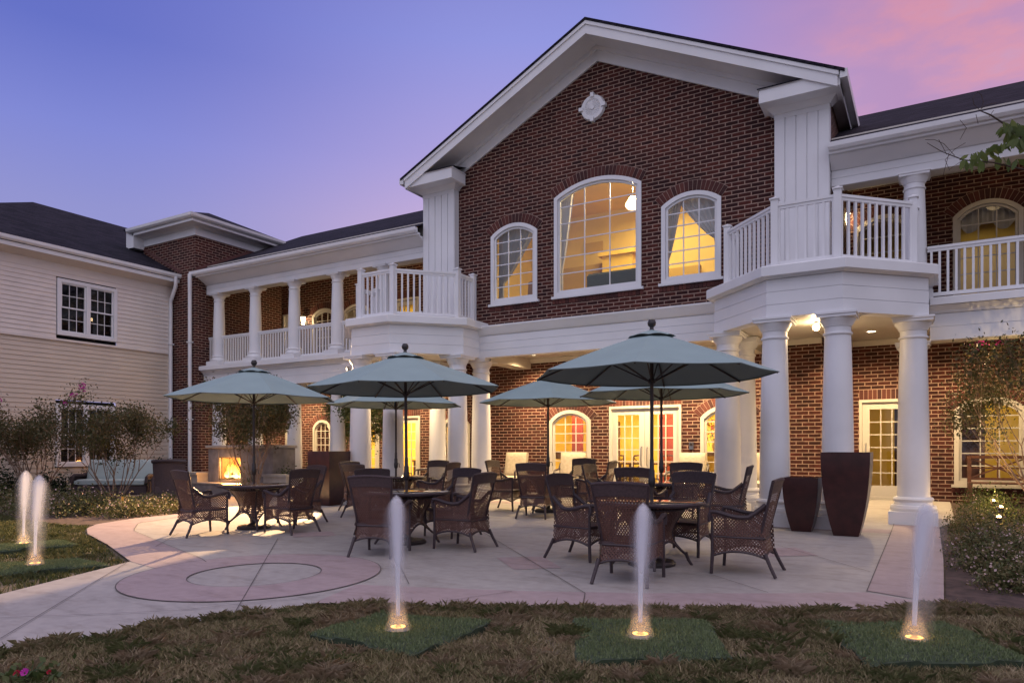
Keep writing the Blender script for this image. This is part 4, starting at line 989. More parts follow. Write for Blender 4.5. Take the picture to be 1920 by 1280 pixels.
# ------------------------------------------------------------------ planters
def planter(label, x, y, rz, wt, wb, h):
    def hw(v): return (wb + (wt - wb) * (1 - (1 - v) ** 2.1)) / 2
    t = thing('planter', label, 'planter', (x, y, G(y)), rz, 'tall tapered glazed planters')
    m = MB(); n = 14; vs = []; fs = []
    for i in range(n + 1):
        w = hw(i / n); vs += [(-w, -w, h * i / n), (w, -w, h * i / n), (w, w, h * i / n), (-w, w, h * i / n)]
    for i in range(n):
        for k in range(4): fs.append((i * 4 + k, i * 4 + (k + 1) % 4, (i + 1) * 4 + (k + 1) % 4, (i + 1) * 4 + k))
    b = len(vs); w = hw(1) - .035
    vs += [(-w, -w, h), (w, -w, h), (w, w, h), (-w, w, h), (-w, -w, h - .12), (w, -w, h - .12), (w, w, h - .12), (-w, w, h - .12)]
    for k in range(4): fs += [(n * 4 + k, n * 4 + (k + 1) % 4, b + (k + 1) % 4, b + k), (b + k, b + (k + 1) % 4, b + 4 + (k + 1) % 4, b + 4 + k)]
    m.add(vs, fs); m.build('pot', POT, t, smooth=True, angle=50)
    m = MB(); m.box(-w, w, -w, w, h - .14, h - .10); m.build('soil', MULCH, t)
planter('largest wine-red square planter, right of the small one, between two white columns', -1.08, 11.72, 0, .66, .34, 1.24)
planter('small wine-red square planter at the foot of the white column', -1.74, 11.95, 0, .52, .28, .84)
planter('tall wine-red planter turned corner-on behind the chairs at left', -11.95, 11.95, 0, .68, .38, 1.24)

# ------------------------------------------------------------------ fireplace
FY = 13.25
FP = thing('outdoor_fireplace', 'grey stone outdoor fireplace with a burning fire, left end of the porch', 'fireplace', (-16.8, 13.7, G(13.5)), world=True)
fx0, fx1, b0, b1, z0 = -18.06, -15.35, -17.60, -16.66, G(13.4)
mb = MB(); mb.box(fx0, b0, FY, FY + .8, z0 - .1, 1.32); mb.box(b1, fx1, FY, FY + .8, z0 - .1, 1.32); mb.box(b0, b1, FY, FY + .8, 1.06, 1.32); mb.box(b0, b1, FY + .004, FY + .8, z0 - .1, .42); mb.build('surround', STONE, FP, bevel=.01)
mb = MB(); mb.box(fx0 - .06, fx1 + .06, FY - .06, FY + .82, 1.322, 1.40); mb.build('mantel', STONEL, FP, bevel=.01)
mb = MB(); mb.box(b0, b1, FY + .5, FY + .55, .42, 1.06); mb.box(b0 + .001, b0 + .03, FY + .1, FY + .5, .42, 1.06); mb.box(b1 - .03, b1 - .001, FY + .1, FY + .5, .42, 1.06); mb.build('firebox', plain('fire_brick', (.20, .11, .06), .9, .3, 8), FP)
mb = MB(); mb.box(fx0 - .75, fx1 + .9, FY - .35, FY - .002, z0 - .1, .30); hb = mb.build('hearth', STONE, FP, bevel=.01)
for q, q2 in (((fx0 - .78, fx0 - .02, FY - .38, FY + .1, .56, .62), (fx0 - .74, fx0 - .03, FY - .34, FY + .1, .3, .57)), ((fx1 + .02, fx1 + .93, FY - .38, FY + .1, .56, .62), (fx1 + .03, fx1 + .9, FY - .34, FY + .1, .3, .57))): mb = MB(); mb.box(*q2); mb.box(*q); mb.build('seat_wall', STONEL, FP)
mb = MB(); mb.box(fx0 - .72, fx1 + .86, FY - .37, FY - .0, .302, .34); mb.build('hearth_cap', STONEL, FP)
mb = MB()
mid = (b0 + b1) / 2
for x in (b0 + .01, mid, b1 - .01): mb.tube([(x, FY + .02, .43), (x, FY + .02, 1.05)], .011, 6)
for z in (.435, 1.05): mb.tube([(b0, FY + .02, z), (b1, FY + .02, z)], .012, 6)
mb.build('fire_screen', DARKM, FP)
mb = MB()
for k, (x, y, a) in enumerate(((-17.25, .28, .3), (-17.0, .36, -.25), (-17.12, .22, .1))): mb = MB(); mb.tube([(x - .2 * math.cos(a), FY + y - .05 * math.sin(a), .47 + .05 * k), (x + .2 * math.cos(a), FY + y + .05 * math.sin(a), .49 + .05 * k)], .045, 8); mb.build('log', BARKD, FP, smooth=True)
def fire_mat():
    m, t, p = M('flame'); t.nodes.remove(p)
    c = nd(t, 'ShaderNodeTexCoord'); s = nd(t, 'ShaderNodeSeparateXYZ'); t.links.new(c.outputs['UV'], s.inputs[0])
    col = ramp(t, s.outputs[1], [(0, (1, .80, .35)), (.45, (1, .50, .09)), (1, (.9, .20, .015))])
    e = nd(t, 'ShaderNodeEmission'); t.links.new(col, e.inputs[0]); e.inputs[1].default_value = 4.6
    tr = nd(t, 'ShaderNodeBsdfTransparent'); lw = nd(t, 'ShaderNodeLayerWeight'); lw.inputs[0].default_value = .45
    iv = nd(t, 'ShaderNodeMath', operation='SUBTRACT'); iv.inputs[0].default_value = 1; t.links.new(lw.outputs['Facing'], iv.inputs[1])
    mx = nd(t, 'ShaderNodeMixShader'); t.links.new(iv.outputs[0], mx.inputs[0]); t.links.new(tr.outputs[0], mx.inputs[1]); t.links.new(e.outputs[0], mx.inputs[2])
    t.links.new(mx.outputs[0], t.nodes['Material Output'].inputs['Surface']); return m
FLM = fire_mat()
mb = MB(); rf = random.Random(3)
for k in range(26):
    x = b0 + .09 + (b1 - b0 - .18) * ((k * .618) % 1); h = rf.uniform(.18, .46); w = rf.uniform(.045, .09); y = FY + rf.uniform(.16, .36); ph = rf.uniform(0, 6)
    mb.lathe([(w * max(.04, math.sin(PI * min(1, (q / 9) ** .6 * .95 + .05))), .46 + h * q / 9) for q in range(10)], 10, (x, y, 0), uv=True, shift=lambda z, ph=ph, w=w: (w * .8 * math.sin(ph + 13 * z), 0))
mb.build('flames', FLM, FP, smooth=True)

# ------------------------------------------------------------------ lounge furniture by the fireplace
def wicker_panel_box(mb, x0, x1, y0, y1, z0, z1): mb.box(x0, x1, y0, y1, z0, z1)
LS = thing('wicker_loveseat', 'brown wicker sofa with three pale blue back cushions, behind the left planting bed', 'sofa', (-18.75, 11.0, G(11.0)), R(30))
mb = MB(); mb.box(-.98, .98, -.38, .40, .10, .36); mb.build('base', WICKT, LS, bevel=.03)
mb = MB(); mb.box(-.95, .95, .34, .46, .3, .82); mb.build('backrest', WICKT, LS, bevel=.03)
for s in (-1, 1):
    m = MB(); m.grid(lambda u, v: (s * (.98 + .03 * math.sin(PI * v)), -.40 + .8 * u, .1 + .5 * v), 6, 5); m.tube([(s * .99, -.42, .42), (s * .99, -.40, .56), (s * .99, -.30, .61), (s * .98, .1, .60), (s * .97, .4, .68)], .05, 10); m.build('armrest', WICKT, LS, smooth=True)
def cushion(name, par, c, hx, hy, hz, rx=0, mat=None):
    m = MB(); n = 10
    def f(u, v, s): a, b = 2 * u - 1, 2 * v - 1; e = (1 - a ** 6) * (1 - b ** 6); return (hx * a * (1 + .02 * e), s * hy * (.55 + .45 * e ** .5 if e > 0 else .55) , hz * b)
    for s in (-1, 1): m.grid(lambda u, v: f(u, v, s), n, n)
    b = [f(u, 0, -1) for u in (0, 1)]
    m.grid(lambda u, v: tuple(np.array(f(u, 1, -1)) * (1 - v) + np.array(f(u, 1, 1)) * v), n, 1); m.grid(lambda u, v: tuple(np.array(f(u, 0, -1)) * (1 - v) + np.array(f(u, 0, 1)) * v), n, 1)
    m.grid(lambda u, v: tuple(np.array(f(0, u, -1)) * (1 - v) + np.array(f(0, u, 1)) * v), n, 1); m.grid(lambda u, v: tuple(np.array(f(1, u, -1)) * (1 - v) + np.array(f(1, u, 1)) * v), n, 1)
    rot = Matrix.Rotation(rx, 3, 'X'); m.v = [tuple(rot @ Vector(p) + Vector(c)) for p in m.v]
    return m.build(name, mat or CUSH, par, smooth=True, angle=60)
for i in range(3):
    cushion('back_cushion', LS, (-.62 + .62 * i, .24, .72), .30, .10, .30, R(-16)); cushion('seat_cushion', LS, (-.62 + .62 * i, -.08, .43), .305, .085, .34, R(90))
for s in (-1, 1):
    for y in (-.33, .36): m = MB(); m.tube([(s * .9, y, .12), (s * .92, y, 0)], .025, 8); m.build('foot', WICKF, LS, smooth=True)
AC = thing('wicker_armchair', 'dark wicker armchair seen from behind, between sofa and fireplace', 'armchair', (-16.35, 10.95, G(10.9)), R(48))
m = MB(); m.grid(lambda u, v: ((2 * u - 1) * (.34 + .03 * v), -.36 - .08 * v + .06 * (2 * u - 1) ** 2, .12 + .86 * v), 10, 8, lambda u, v: (u * .7, v * .9)); m.build('backrest', WICKT, AC, smooth=True)
m = MB(); m.tube([((2 * u / 10 - 1) * .38, -.45 + .06 * (2 * u / 10 - 1) ** 2, 1.0 + .02 * (1 - (2 * u / 10 - 1) ** 2)) for u in range(11)], .045, 8); m.build('top_roll', WICKF, AC, smooth=True)
m = MB(); m.box(-.34, .34, -.36, .34, .14, .40); m.build('seat', WICKT, AC, bevel=.02)
cushion('seat_cushion', AC, (0, 0, .46), .31, .07, .33, R(90))
for s in (-1, 1):
    m = MB(); m.box(s * .36 - .045, s * .36 + .045, -.36, .36, .12, .62); m.build('arm', WICKT, AC, bevel=.02)
    for y in (-.34, .32): m = MB(); m.tube([(s * .33, y, .14), (s * .34, y * 1.05, 0)], .025, 8); m.build('foot', WICKF, AC, smooth=True)
ST = thing('side_table', 'small dark wicker side table between the sofa and the armchair', 'side table', (-17.35, 11.35, G(11.3)), R(30))
m = MB(); m.box(-.25, .25, -.25, .25, .48, .52); m.build('top', DARKM, ST, bevel=.008)
for sx in (-1, 1):
    for sy in (-1, 1): m = MB(); m.tube([(sx * .21, sy * .21, .48), (sx * .22, sy * .22, 0)], .018, 8); m.build('leg', WICKF, ST, smooth=True)
m = MB(); m.box(-.2, .2, -.2, .2, .16, .185); m.build('shelf', WICKT, ST)
# cushioned armchairs along the brick wall
def lounge_chair(label, x, y, rz, mat=None):
    t = thing('lounge_armchair', label, 'armchair', (x, y, G(y)), rz, 'cushioned armchairs under the porch')
    m = MB(); m.box(-.31, .31, -.36, .36, .16, .30); m.build('frame', WICKF, t, bevel=.01)
    for s in (-1, 1):
        m = MB(); m.tube([(s * .35, .36, 0), (s * .35, .36, .58), (s * .35, .30, .63), (s * .35, -.30, .66), (s * .34, -.42, .80)], .026, 8); m.tube([(s * .35, -.44, .0), (s * .34, -.36, .3), (s * .34, -.42, .80)], .024, 8); m.build('arm', WICKF, t, smooth=True)
    m = MB(); m.tube([(-.34, -.42, .80), (-.2, -.45, .86), (.2, -.45, .86), (.34, -.42, .80)], .024, 8); m.build('back_rail', WICKF, t, smooth=True)
    cushion('seat_cushion', t, (0, 0, .38), .30, .09, .33, R(90), mat or CUSHC); cushion('back_cushion', t, (0, -.31, .74), .31, .10, .33, R(12), mat or CUSHC)
    return t
lounge_chair('armchair with a cream back cushion against bare brick, left of the arched window', -9.35, 15.75, R(180))
lounge_chair('armchair with a rounded cream cushion under the right half of the arched window', -7.62, 15.75, R(195))
lounge_chair('armchair with a broad cream cushion between the double doors and the next window', -4.72, 15.7, R(172))
lounge_chair('armchair with a cream cushion squeezed between two white columns at right', -3.25, 15.85, R(180))
lounge_chair('dark low armchair with cushion beside the left inner column, near the porch door', -11.6, 15.3, R(120), plain('cushion_taupe', (.30, .25, .19), .85, .1, 12))
# bench with crossed back under the right window
BN = thing('garden_bench', 'dark wooden bench with crossed back panels under the right-hand window', 'bench', (1.62, 16.75, G(16.75)), 0)
for i in range(3): m = MB(); x = -.95 + .95 * i; m.box(x - .035, x + .035, .24, .31, 0, .98); m.build('back_post', WOODD, BN); m = MB(); m.box(x - .035, x + .035, -.27, -.2, 0, .44); m.build('leg', WOODD, BN)
m = MB(); m.box(-.98, .98, .25, .30, .93, .99); m.box(-.98, .98, .255, .295, .50, .55); m.build('back_rail', WOODD, BN)
m = MB()
for i in range(2):
    a, b = -.915 + .95 * i, -.035 + .95 * i; c = (a + b) / 2
    m.bar((a, .275, .55), (b, .275, .93), .03, .03, (0, 1, 0)); m.bar((a, .2751, .93), (b, .2751, .55), .03, .028, (0, 1, 0)); m.bar((c, .276, .55), (c, .276, .93), .026, .026, (0, 1, 0)); m.bar((a, .2765, .74), (b, .2765, .74), .026, .026, (0, 1, 0))
m.build('back_lattice', WOODD, BN)
m = MB()
for k in range(5): m.box(-.98, .98, -.27 + .11 * k, -.18 + .11 * k, .44, .465)
m.build('seat', WOODD, BN)

# ------------------------------------------------------------------ things seen inside the rooms
def cross_chair(label, x, y, rz):
    t = thing('dining_chair', label, 'chair', (x, y, .16), rz, 'crossback dining chairs seen through the porch glass')
    m = MB(); m.box(-.22, .22, -.21, .21, .43, .47); m.build('seat', WOODD, t)
    m = MB()
    for s in (-1, 1): m.tube([(s * .2, -.2, 0), (s * .2, -.2, .47), (s * .19, -.26, .95)], .018, 6)
    m.tube([(-.19, -.26, .95), (0, -.29, .97), (.19, -.26, .95)], .022, 6); m.tube([(-.2, -.21, .52), (.19, -.255, .9)], .012, 6); m.tube([(.2, -.21, .52), (-.19, -.255, .9)], .012, 6); m.build('backrest', WOODD, t, smooth=True)
    for s in (-1, 1): m = MB(); m.tube([(s * .2, .2, 0), (s * .2, .19, .45)], .018, 6); m.build('leg', WOODD, t, smooth=True)
for i, (x, y, a) in enumerate(((-7.3, 17.7, 180), (-6.6, 17.55, 175), (-5.85, 17.75, 185), (-4.25, 17.6, 170), (-3.75, 17.9, 190))):
    cross_chair(['wooden crossback chair behind the left door leaf, outermost of its row', 'wooden crossback chair behind the middle of the left door leaf', 'wooden crossback chair behind the meeting stiles of the doors', 'wooden crossback chair behind the left half of the window right of the doors', 'wooden crossback chair behind the window right of the doors, beside the column'][i], x, y, R(a))
def dining_table(label, x, y, w):
    t = thing('dining_table', label, 'table', (x, y, .16)); m = MB(); m.box(-w, w, -.45, .45, .72, .76); m.build('tabletop', WOODD, t)
    for sx in (-1, 1):
        for sy in (-1, 1): m = MB(); m.box(sx * (w - .08) - .03, sx * (w - .08) + .03, sy * .38 - .03, sy * .38 + .03, 0, .72); m.build('leg', WOODD, t)
dining_table('dark dining table inside, behind the double doors', -6.4, 18.35, .9); sb = thing('sideboard', 'dark wooden sideboard carrying the flower vase inside the window right of the doors', 'sideboard', (-4.80, 18.5, .16))
m = MB(); m.box(-.30, .30, -.22, .22, .08, 1.02); m.build('body', WOODD, sb); m = MB(); m.box(-.33, .33, -.25, .25, 1.02, 1.06); m.build('top', WOODD, sb)
m = MB(); m.box(-.26, .26, -.235, -.221, .55, .95); m.build('drawer', OCHRE, sb)
# vase of red flowers on that table
V = thing('flower_vase', 'vase of red flowers on the sideboard inside the window right of the doors', 'vase', (-4.80, 18.45, 1.225))
m = MB(); m.lathe([(.0, 0), (.05, 0), (.08, .12), (.05, .28), (.06, .34), (0, .34)], 14, cap=False); m.build('vase', OCHRE, V, smooth=True)
P = rng.normal(size=(120, 3)) * (.16, .16, .16) + (0, 0, .62); cloud('flowers', leaves(P, .09), RED, V); P = rng.normal(size=(90, 3)) * (.12, .12, .12) + (0, 0, .45); cloud('stems', leaves(P, .12, aspect=.2), LEAFG, V)
def pendant(label, x, y, z, zc):
    t = thing('pendant_lamp', label, 'lamp', (x, y, z))
    m = MB(); m.tube([(0, 0, .22), (0, 0, zc - z)], .012, 6); m.build('stem', METAL, t)
    m = MB(); m.lathe([(.02, .22), (.07, .20), (.16, .06), (.17, 0), (.12, -.06), (0, -.08)], 18, cap=False); m.build('glass_shade', BULBS, t, smooth=True)
pendant('glowing glass pendant lamp inside the large arched upper window, right side', -5.80, 15.2, 6.78, 8.28)
def table_lamp(label, x, y, z):
    t = thing('table_lamp', label, 'lamp', (x, y, z)); m = MB(); m.lathe([(0, 0), (.09, 0), (.09, .02), (.03, .05), (.06, .16), (.02, .3), (.02, .42), (0, .42)], 14, cap=False); m.build('base', OCHRE, t, smooth=True)
    m = MB(); m.lathe([(.17, .36), (.10, .60)], 18, cap=False); m.build('lamp_shade', BULBS, t, smooth=True)
table_lamp('lit table lamp inside, seen through the left porch door', -14.15, 18.6, .95)
sf = thing('sofa', 'dark green sofa back along the bottom of the large arched upper window', 'sofa', (-6.1, 15.15, 3.72))
m = MB(); m.box(-.78, 1.05, -.12, .12, .1, 1.62); m.build('backrest', plain('sofa_green', (.020, .030, .018), .9, .2, 6), sf, bevel=.05)
m = MB(); m.box(-.78, 1.05, .125, .85, .1, .5); m.build('seat', plain('sofa_seat', (.025, .035, .02), .9, .2, 6), sf, bevel=.05)
t_ = thing('console_table', 'dark console under the lit lamp inside the left porch door', 'table', (-14.15, 18.6, .18)); m = MB(); m.box(-.5, .3, -.22, .22, .70, .76); m.build('tabletop', WOODD, t_)
for sx in (-.44, .24): m = MB(); m.box(sx - .03, sx + .03, -.2, .2, 0, .70); m.build('leg', WOODD, t_)
FLp = thing('floor_lamp', 'patterned drum lampshade inside the small upper window at left', 'lamp', (-8.28, 15.2, 3.72))
m = MB(); m.tube([(0, 0, 0), (0, 0, 1.25)], .015, 8); m.lathe([(0, 0), (.15, 0), (.15, .02), (0, .02)], 16, cap=False); m.build('stand', DARKM, FLp)
m = MB(); m.lathe([(.22, 1.10), (.20, 1.62)], 20, cap=False); m.build('lamp_shade', island('shade_print', [(.3, (.30, .16, .10)), (.7, (.42, .26, .16))], .8), FLp, smooth=True)
# curtains
def curtain(label, x_out, x_in, zt, zb, y=YW + .22):
    """swag drawn to one side: full width at top, gathered at x_out below"""
    m = MB()
    def f(u, v):
        wd = (1 - min(1, v / .72)) ** .8 * .92 + .14; x = x_out + (x_in - x_out) * u * wd
        return (x, y + .03 * math.sin(u * 34) * (1 - .3 * v), zt + (zb - zt) * v)
    m.grid(f, 40, 14); o = m.build('curtain', CURT, None, smooth=True); tag(o, label, 'curtain', 'tied back curtains in the upper windows')
curtain('pale curtain swept to the left side of the small upper window at left', -9.0, -7.95, 6.6, 4.75)
curtain('pale curtain swept to the right side of the small upper window at right', -3.68, -4.6, 6.6, 5.2)
curtain('narrow pale curtain at the left edge of the large arched upper window', -7.32, -7.0, 7.2, 4.75)
curtain('narrow pale curtain at the left edge of the small upper window at right', -4.82, -4.5, 6.6, 4.75)
m = MB(); m.grid(lambda u, v: (.42 + 1.16 * u, YL + .2 + .04 * math.sin(u * 40), 6.4 - v * (.42 + .20 * math.sin(u * PI * 2.0) ** 2)), 40, 8); o = m.build('valance', CURT, None, smooth=True); tag(o, 'swagged pale blue valance in the upper window at far right', 'valance')
# ------------------------------------------------------------------ lamps of the house
GL = 'wall lanterns on the upper porches'
def lantern(label, x, y, z, power=9):
    t = thing('wall_lantern', label, 'lantern', (x, y, z), 0, GL)
    m = MB(); m.box(-.06, .06, -.02, 0, -.10, .10); m.tube([(0, -.01, .05), (0, -.10, .12), (0, -.14, .20)], .010, 6); m.build('bracket', DARKM, t)
    m = MB(); m.lathe([(.04, -.14), (.075, .12), (0, .12)], 8, (0, -.14, .06), cap=False); m.build('glass', BULBH, t)
    m = MB(); m.lathe([(.095, .18), (.05, .24), (.015, .29), (0, .30)], 8, (0, -.14, 0), cap=False); m.lathe([(.0, -.10), (.05, -.09), (.045, -.075), (0, -.07)], 8, (0, -.14, 0), cap=False); m.build('cap', DARKM, t)
    lamp('lantern_light', 'POINT', (x, y - .30, z + .02), power, size=.06)
lantern('lit lantern on the upper porch wall at left, beside an arched window', -18.48, YL, 5.62, 14); lantern('lit lantern on the upper porch wall at right, behind the balcony rail', -1.60, YL, 6.30, 11)
GD = 'round recessed ceiling lights in the porch'
def can_light(label, x, y, z, power, lit=True):
    t = thing('recessed_light', label, 'ceiling light', (x, y, z), 0, GD)
    m = MB(); m.lathe([(.075, 0), (.115, 0), (.115, -.008), (.08, -.012), (.075, 0)], 24, cap=False); m.build('trim_ring', WHITE, t, smooth=True)
    m = MB(); m.lathe([(0, -.003), (.075, -.003)], 24, cap=False); m.build('lens', BULBH, t)
    lamp('ceiling_light', 'SPOT', (x, y, z - .03), power * 9, size=.08, spot=150, aim=(x, y + .05, 0), blend=.9)
can_light('recessed ceiling light visible under the right balcony between two columns', -1.03, 16.0, 3.66, 85)
for x, p, lab in ((-8.6, 100, 'recessed porch ceiling light left of the arched window'), (-5.96, 105, 'recessed porch ceiling light before the double doors'), (-4.1, 95, 'recessed porch ceiling light right of the double doors')): can_light(lab, x, 15.6, 3.66, p)
can_light('recessed ceiling light under the left balcony', BL, 13.7, FBOT + .02, 55)
for x, p, lab in ((-13.3, 90, 'recessed ceiling light in the left porch wing near its inner door'), (-15.7, 80, 'recessed ceiling light in the left porch wing, middle'), (-18.2, 90, 'recessed ceiling light in the left porch wing above the fireplace')): can_light(lab, x, 16.4, 3.66, p)
can_light('recessed ceiling light at the far right end of the porch, behind the column', .9, 16.2, 3.66, 45)
# bare globe under the right balcony
GB = thing('globe_light', 'bright bare globe light under the right balcony beam', 'ceiling light', (-1.70, 13.2, 3.36))
m = MB(); m.lathe([(0, .24), (.07, .24), (.07, .215), (.03, .20), (.03, .08), (0, .08)], 16, cap=False); m.build('mount', WHITE, GB, smooth=True)
m = MB(); m.lathe([(.001 + .056 * math.sin(PI * k / 10), -.056 * math.cos(PI * k / 10) + .02) for k in range(11)], 16, cap=False); m.build('globe', emit('globe_glow', (1, .74, .38), 45), GB, smooth=True)
lamp('globe_bulb', 'POINT', (-1.70, 13.2, 3.26), 24, size=.08)
# twin floodlight on the left porch beam
FLD = thing('floodlight', 'twin-head floodlight on the porch beam beside the left balcony column', 'floodlight', (-13.05, 14.02, 3.55))
m = MB(); m.lathe([(0, 0), (.06, 0), (.06, -.04), (0, -.04)], 14, (0, .06, 0), cap=False); m.box(-.02, .02, -.02, .08, -.1, 0); m.build('mount', METAL, FLD)
for s in (-1, 1):
    m = MB(); m.tube([(0, 0, -.08), (s * .08, -.05, -.10), (s * .20, -.12, -.13)], [.03, .045, .075], 12); h = m.build('lamp_head', METAL, FLD, smooth=True)
    m = MB(); m.obox((s * .205, -.125, -.132), (s * .85, -.5, -.2), (0, 0, 1), (.5, s * .85, 0), .004, .05, .05); m.build('lens', BULBH, h)
lamp('floodlight_right', 'SPOT', (-12.62, 12.95, 3.30), 160, size=.05, spot=60, aim=(-11.5, 12.45, 3.35), blend=.5, color=(1, .66, .34))
lamp('floodlight_left', 'SPOT', (-12.98, 13.42, 3.38), 9000, size=.05, spot=50, aim=(-12.2, 8.3, 0), blend=.10, color=(1, .64, .32))
# rooms
WC = (1, .76, .40)
lamp('room_light', 'AREA', (-6.3, 17.6, 7.9), 150, WC, 2.0, aim=(-6.3, 17.7, 0)); lamp('room_pendant', 'POINT', (-5.80, 15.2, 7.2), 260, WC, .12)
for x in (-8.6, -5.5, -3.4): lamp('room_light', 'AREA', (x, 18.9, 3.2), 430, WC, 1.6, aim=(x, 18.95, 0))
lamp('room_light', 'AREA', (.8, 19.2, 3.05), 65, WC, 1.4, aim=(.8, 19.25, 0))
for x in (-13.6, -17.3): lamp('room_light', 'AREA', (x, 18.9, 3.05), 380, WC, 1.4, aim=(x, 18.95, 0))
lamp('room_light', 'AREA', (1.0, 19.2, 6.6), 14, WC, 1.2, aim=(1, 19.25, 0)); lamp('room_light', 'AREA', (-16.8, 19, 6.6), 110, WC, 1.4, aim=(-16.8, 19.05, 0))
lamp('porch_glow', 'POINT', (-15.5, 16.2, 6.7), 26, size=.2); lamp('porch_glow', 'POINT', (-12.3, 16.2, 6.7), 26, size=.2); lamp('porch_glow', 'POINT', (1.2, 16.2, 6.7), 5, size=.2)
lamp('fire_light', 'POINT', (-17.12, FY - .05, .75), 42, (1, .45, .12), .18); lamp('firebox_light', 'POINT', (-17.12, FY + .3, .9), 80, (1, .45, .12), .12)

# ------------------------------------------------------------------ fountains
GF = 'lit water jets in the lawn'; GM = 'square mats of artificial turf under the jets'
def fountain(label, mlabel, x, y, top, corners, lean=(.0, .0), seed=0, wide=1.0, flat=None):
    zg = G(y) - .0; t = thing('fountain_jet', label, 'fountain', (x, y, zg), 0, GF); H = top - zg
    m = MB(); m.lathe([(0, 0), (.035, 0), (.035, .015), (.02, .02), (.02, .10), (.03, .105), (.03, .13), (.012, .135), (0, .135)], 14, cap=False); m.build('nozzle', METAL, t, smooth=True)
    m = MB(); m.lathe([(.03, .02), (.066, .02), (.066, .04), (.058, .046), (.03, .04)], 20, cap=False); r = m.build('lamp_ring', DARKM, t, smooth=True)
    m = MB(); m.lathe([(.032, .048), (.056, .050)], 20, cap=False); m.build('lens', BULB, r)
    sh = lambda z: (lean[0] * (z / H) ** 2, lean[1] * (z / H) ** 2)
    m = MB(); m.lathe([(.0155 + .010 * q / 12, .13 + (H * .97 - .13) * q / 12) for q in range(13)], 16, uv=True, shift=sh)
    for fi in m.uv: m.uv[fi] = [(u, 1.0 if v < .75 else max(0.25, 1 - (v - .75) * 3.0)) for u, v in m.uv[fi]]
    m.build('water_column', WATJ, t, smooth=True)
    for k, (rr, a0, den) in enumerate(((.050, .50, .95), (.074, .32, .66), (.112, .02, .20))):
        n = 22; prof = []; 
        for q in range(n + 1):
            v = q / n; z = H * (a0 + (1 - a0) * v); hz = rr * wide * 1.5 / (H * (1 - a0)); cap = math.sqrt(max(0, 1 - max(0, (v - 1 + hz) / hz) ** 2)); lo = .70 + .30 * min(1, v * 1.3)
            prof.append((max(.002, rr * wide * lo * cap), z - (0 if k == 0 else H * .012 * k)))
        m = MB(); m.lathe(prof, 24, uv=True, shift=lambda z: (lean[0] * (z / H) ** 2 + lean[0] * .5 * (k / 2), lean[1] * (z / H) ** 2))
        for fi in m.uv: m.uv[fi] = [(u, den * min(1, v * (2.6 if k < 2 else 4))) for u, v in m.uv[fi]]
        m.build('water_plume', WAT, t, smooth=True)
    m = MB(); m.lathe([(.115, .035), (.085, .10), (.06, .22), (.035, .36)], 20, uv=True)
    for fi in m.uv: m.uv[fi] = [(u, .75 * (1 - v) ** 1.3) for u, v in m.uv[fi]]
    m.build('water_spray', WAT, t, smooth=True)
    lamp('jet_light', 'POINT', (x, y, zg + .10), 2.2, (1, .48, .11), .05)
    lamp('jet_beam', 'SPOT', (x, y, zg + .07), 12, (1, .60, .26), .03, spot=34, aim=(x + lean[0] * .5, y + lean[1] * .5, zg + 1.2), blend=.9)
    # turf mat: a soft draped sheet with a lip, plus short blades
    C = [Vector((a, b, 0)) for a, b in corners]; cen = sum(C, Vector()) / 4; mt = thing('turf_mat', mlabel, 'turf mat', (cen.x, cen.y, G(cen.y) - .03), 0, GM)
    rs = np.random.default_rng(50 + seed)
    def pt(u, v):
        p = (C[0] * (1 - u) + C[1] * u) * (1 - v) + (C[3] * (1 - u) + C[2] * u) * v
        e = min(u, 1 - u, v, 1 - v); z = .055 + .022 * math.sin(3.1 * u + seed) * math.cos(2.7 * v + seed) - .03 * math.exp(-e * 26) * (0.3 + .7 * (math.sin(9 * (u + v) + seed) > -.3))
        return (p.x - cen.x + .012 * math.sin(17 * v + seed) * (u in (0, 1)), p.y - cen.y + .012 * math.sin(15 * u + seed) * (v in (0, 1)), z)
    m = MB(); m.grid(pt, 24, 24)
    n = 24
    ed = [(i / n, 0) for i in range(n)] + [(1, i / n) for i in range(n)] + [(1 - i / n, 1) for i in range(n)] + [(0, 1 - i / n) for i in range(n)]
    m.add([pt(*e) for e in ed] + [(pt(*e)[0] * .985, pt(*e)[1] * .985, -.03) for e in ed], [(i, (i + 1) % (4 * n), 4 * n + (i + 1) % (4 * n), 4 * n + i) for i in range(4 * n)])
    m.build('backing', TURFB, mt, smooth=True)
    nb = 9000; U = rs.uniform(0.005, .995, (nb, 2)); Pz = np.array([pt(u, v) for u, v in U])
    a = rs.uniform(0, 2 * PI, nb); h = rs.uniform(.014, .028, nb); w = .0035
    dx = np.stack([np.cos(a), np.sin(a), 0 * a], 1) * w; tip = Pz + np.stack([rs.normal(0, .008, nb), rs.normal(0, .008, nb), h], 1)
    o = cloud('turf_blades', np.stack([Pz - dx, Pz + dx, tip], 1), TURF, mt); o['kind'] = 'stuff'
    return corners
MATS = []
MATS.append(fountain('water jet nearest the path, left of the three front jets', 'green turf mat under the front left jet, lifted at its corners', -3.50, 4.22, .93, [(-4.02, 3.80), (-3.02, 3.82), (-2.98, 4.80), (-4.12, 4.72)], (-.012, -.006), 1))
MATS.append(fountain('water jet in the middle of the three front jets, before the nearest chairs', 'green turf mat under the middle front jet', -1.82, 4.92, .89, [(-2.0, 4.22), (-1.12, 4.72), (-1.55, 5.72), (-2.50, 5.22)], (.018, .01), 2))
MATS.append(fountain('water jet at the right front, before the white column and shrubs', 'green turf mat under the right front jet', -.10, 5.76, .90, [(-.34, 5.02), (.60, 5.58), (.10, 6.60), (-.78, 6.08)], (.075, .045), 3, 1.15))
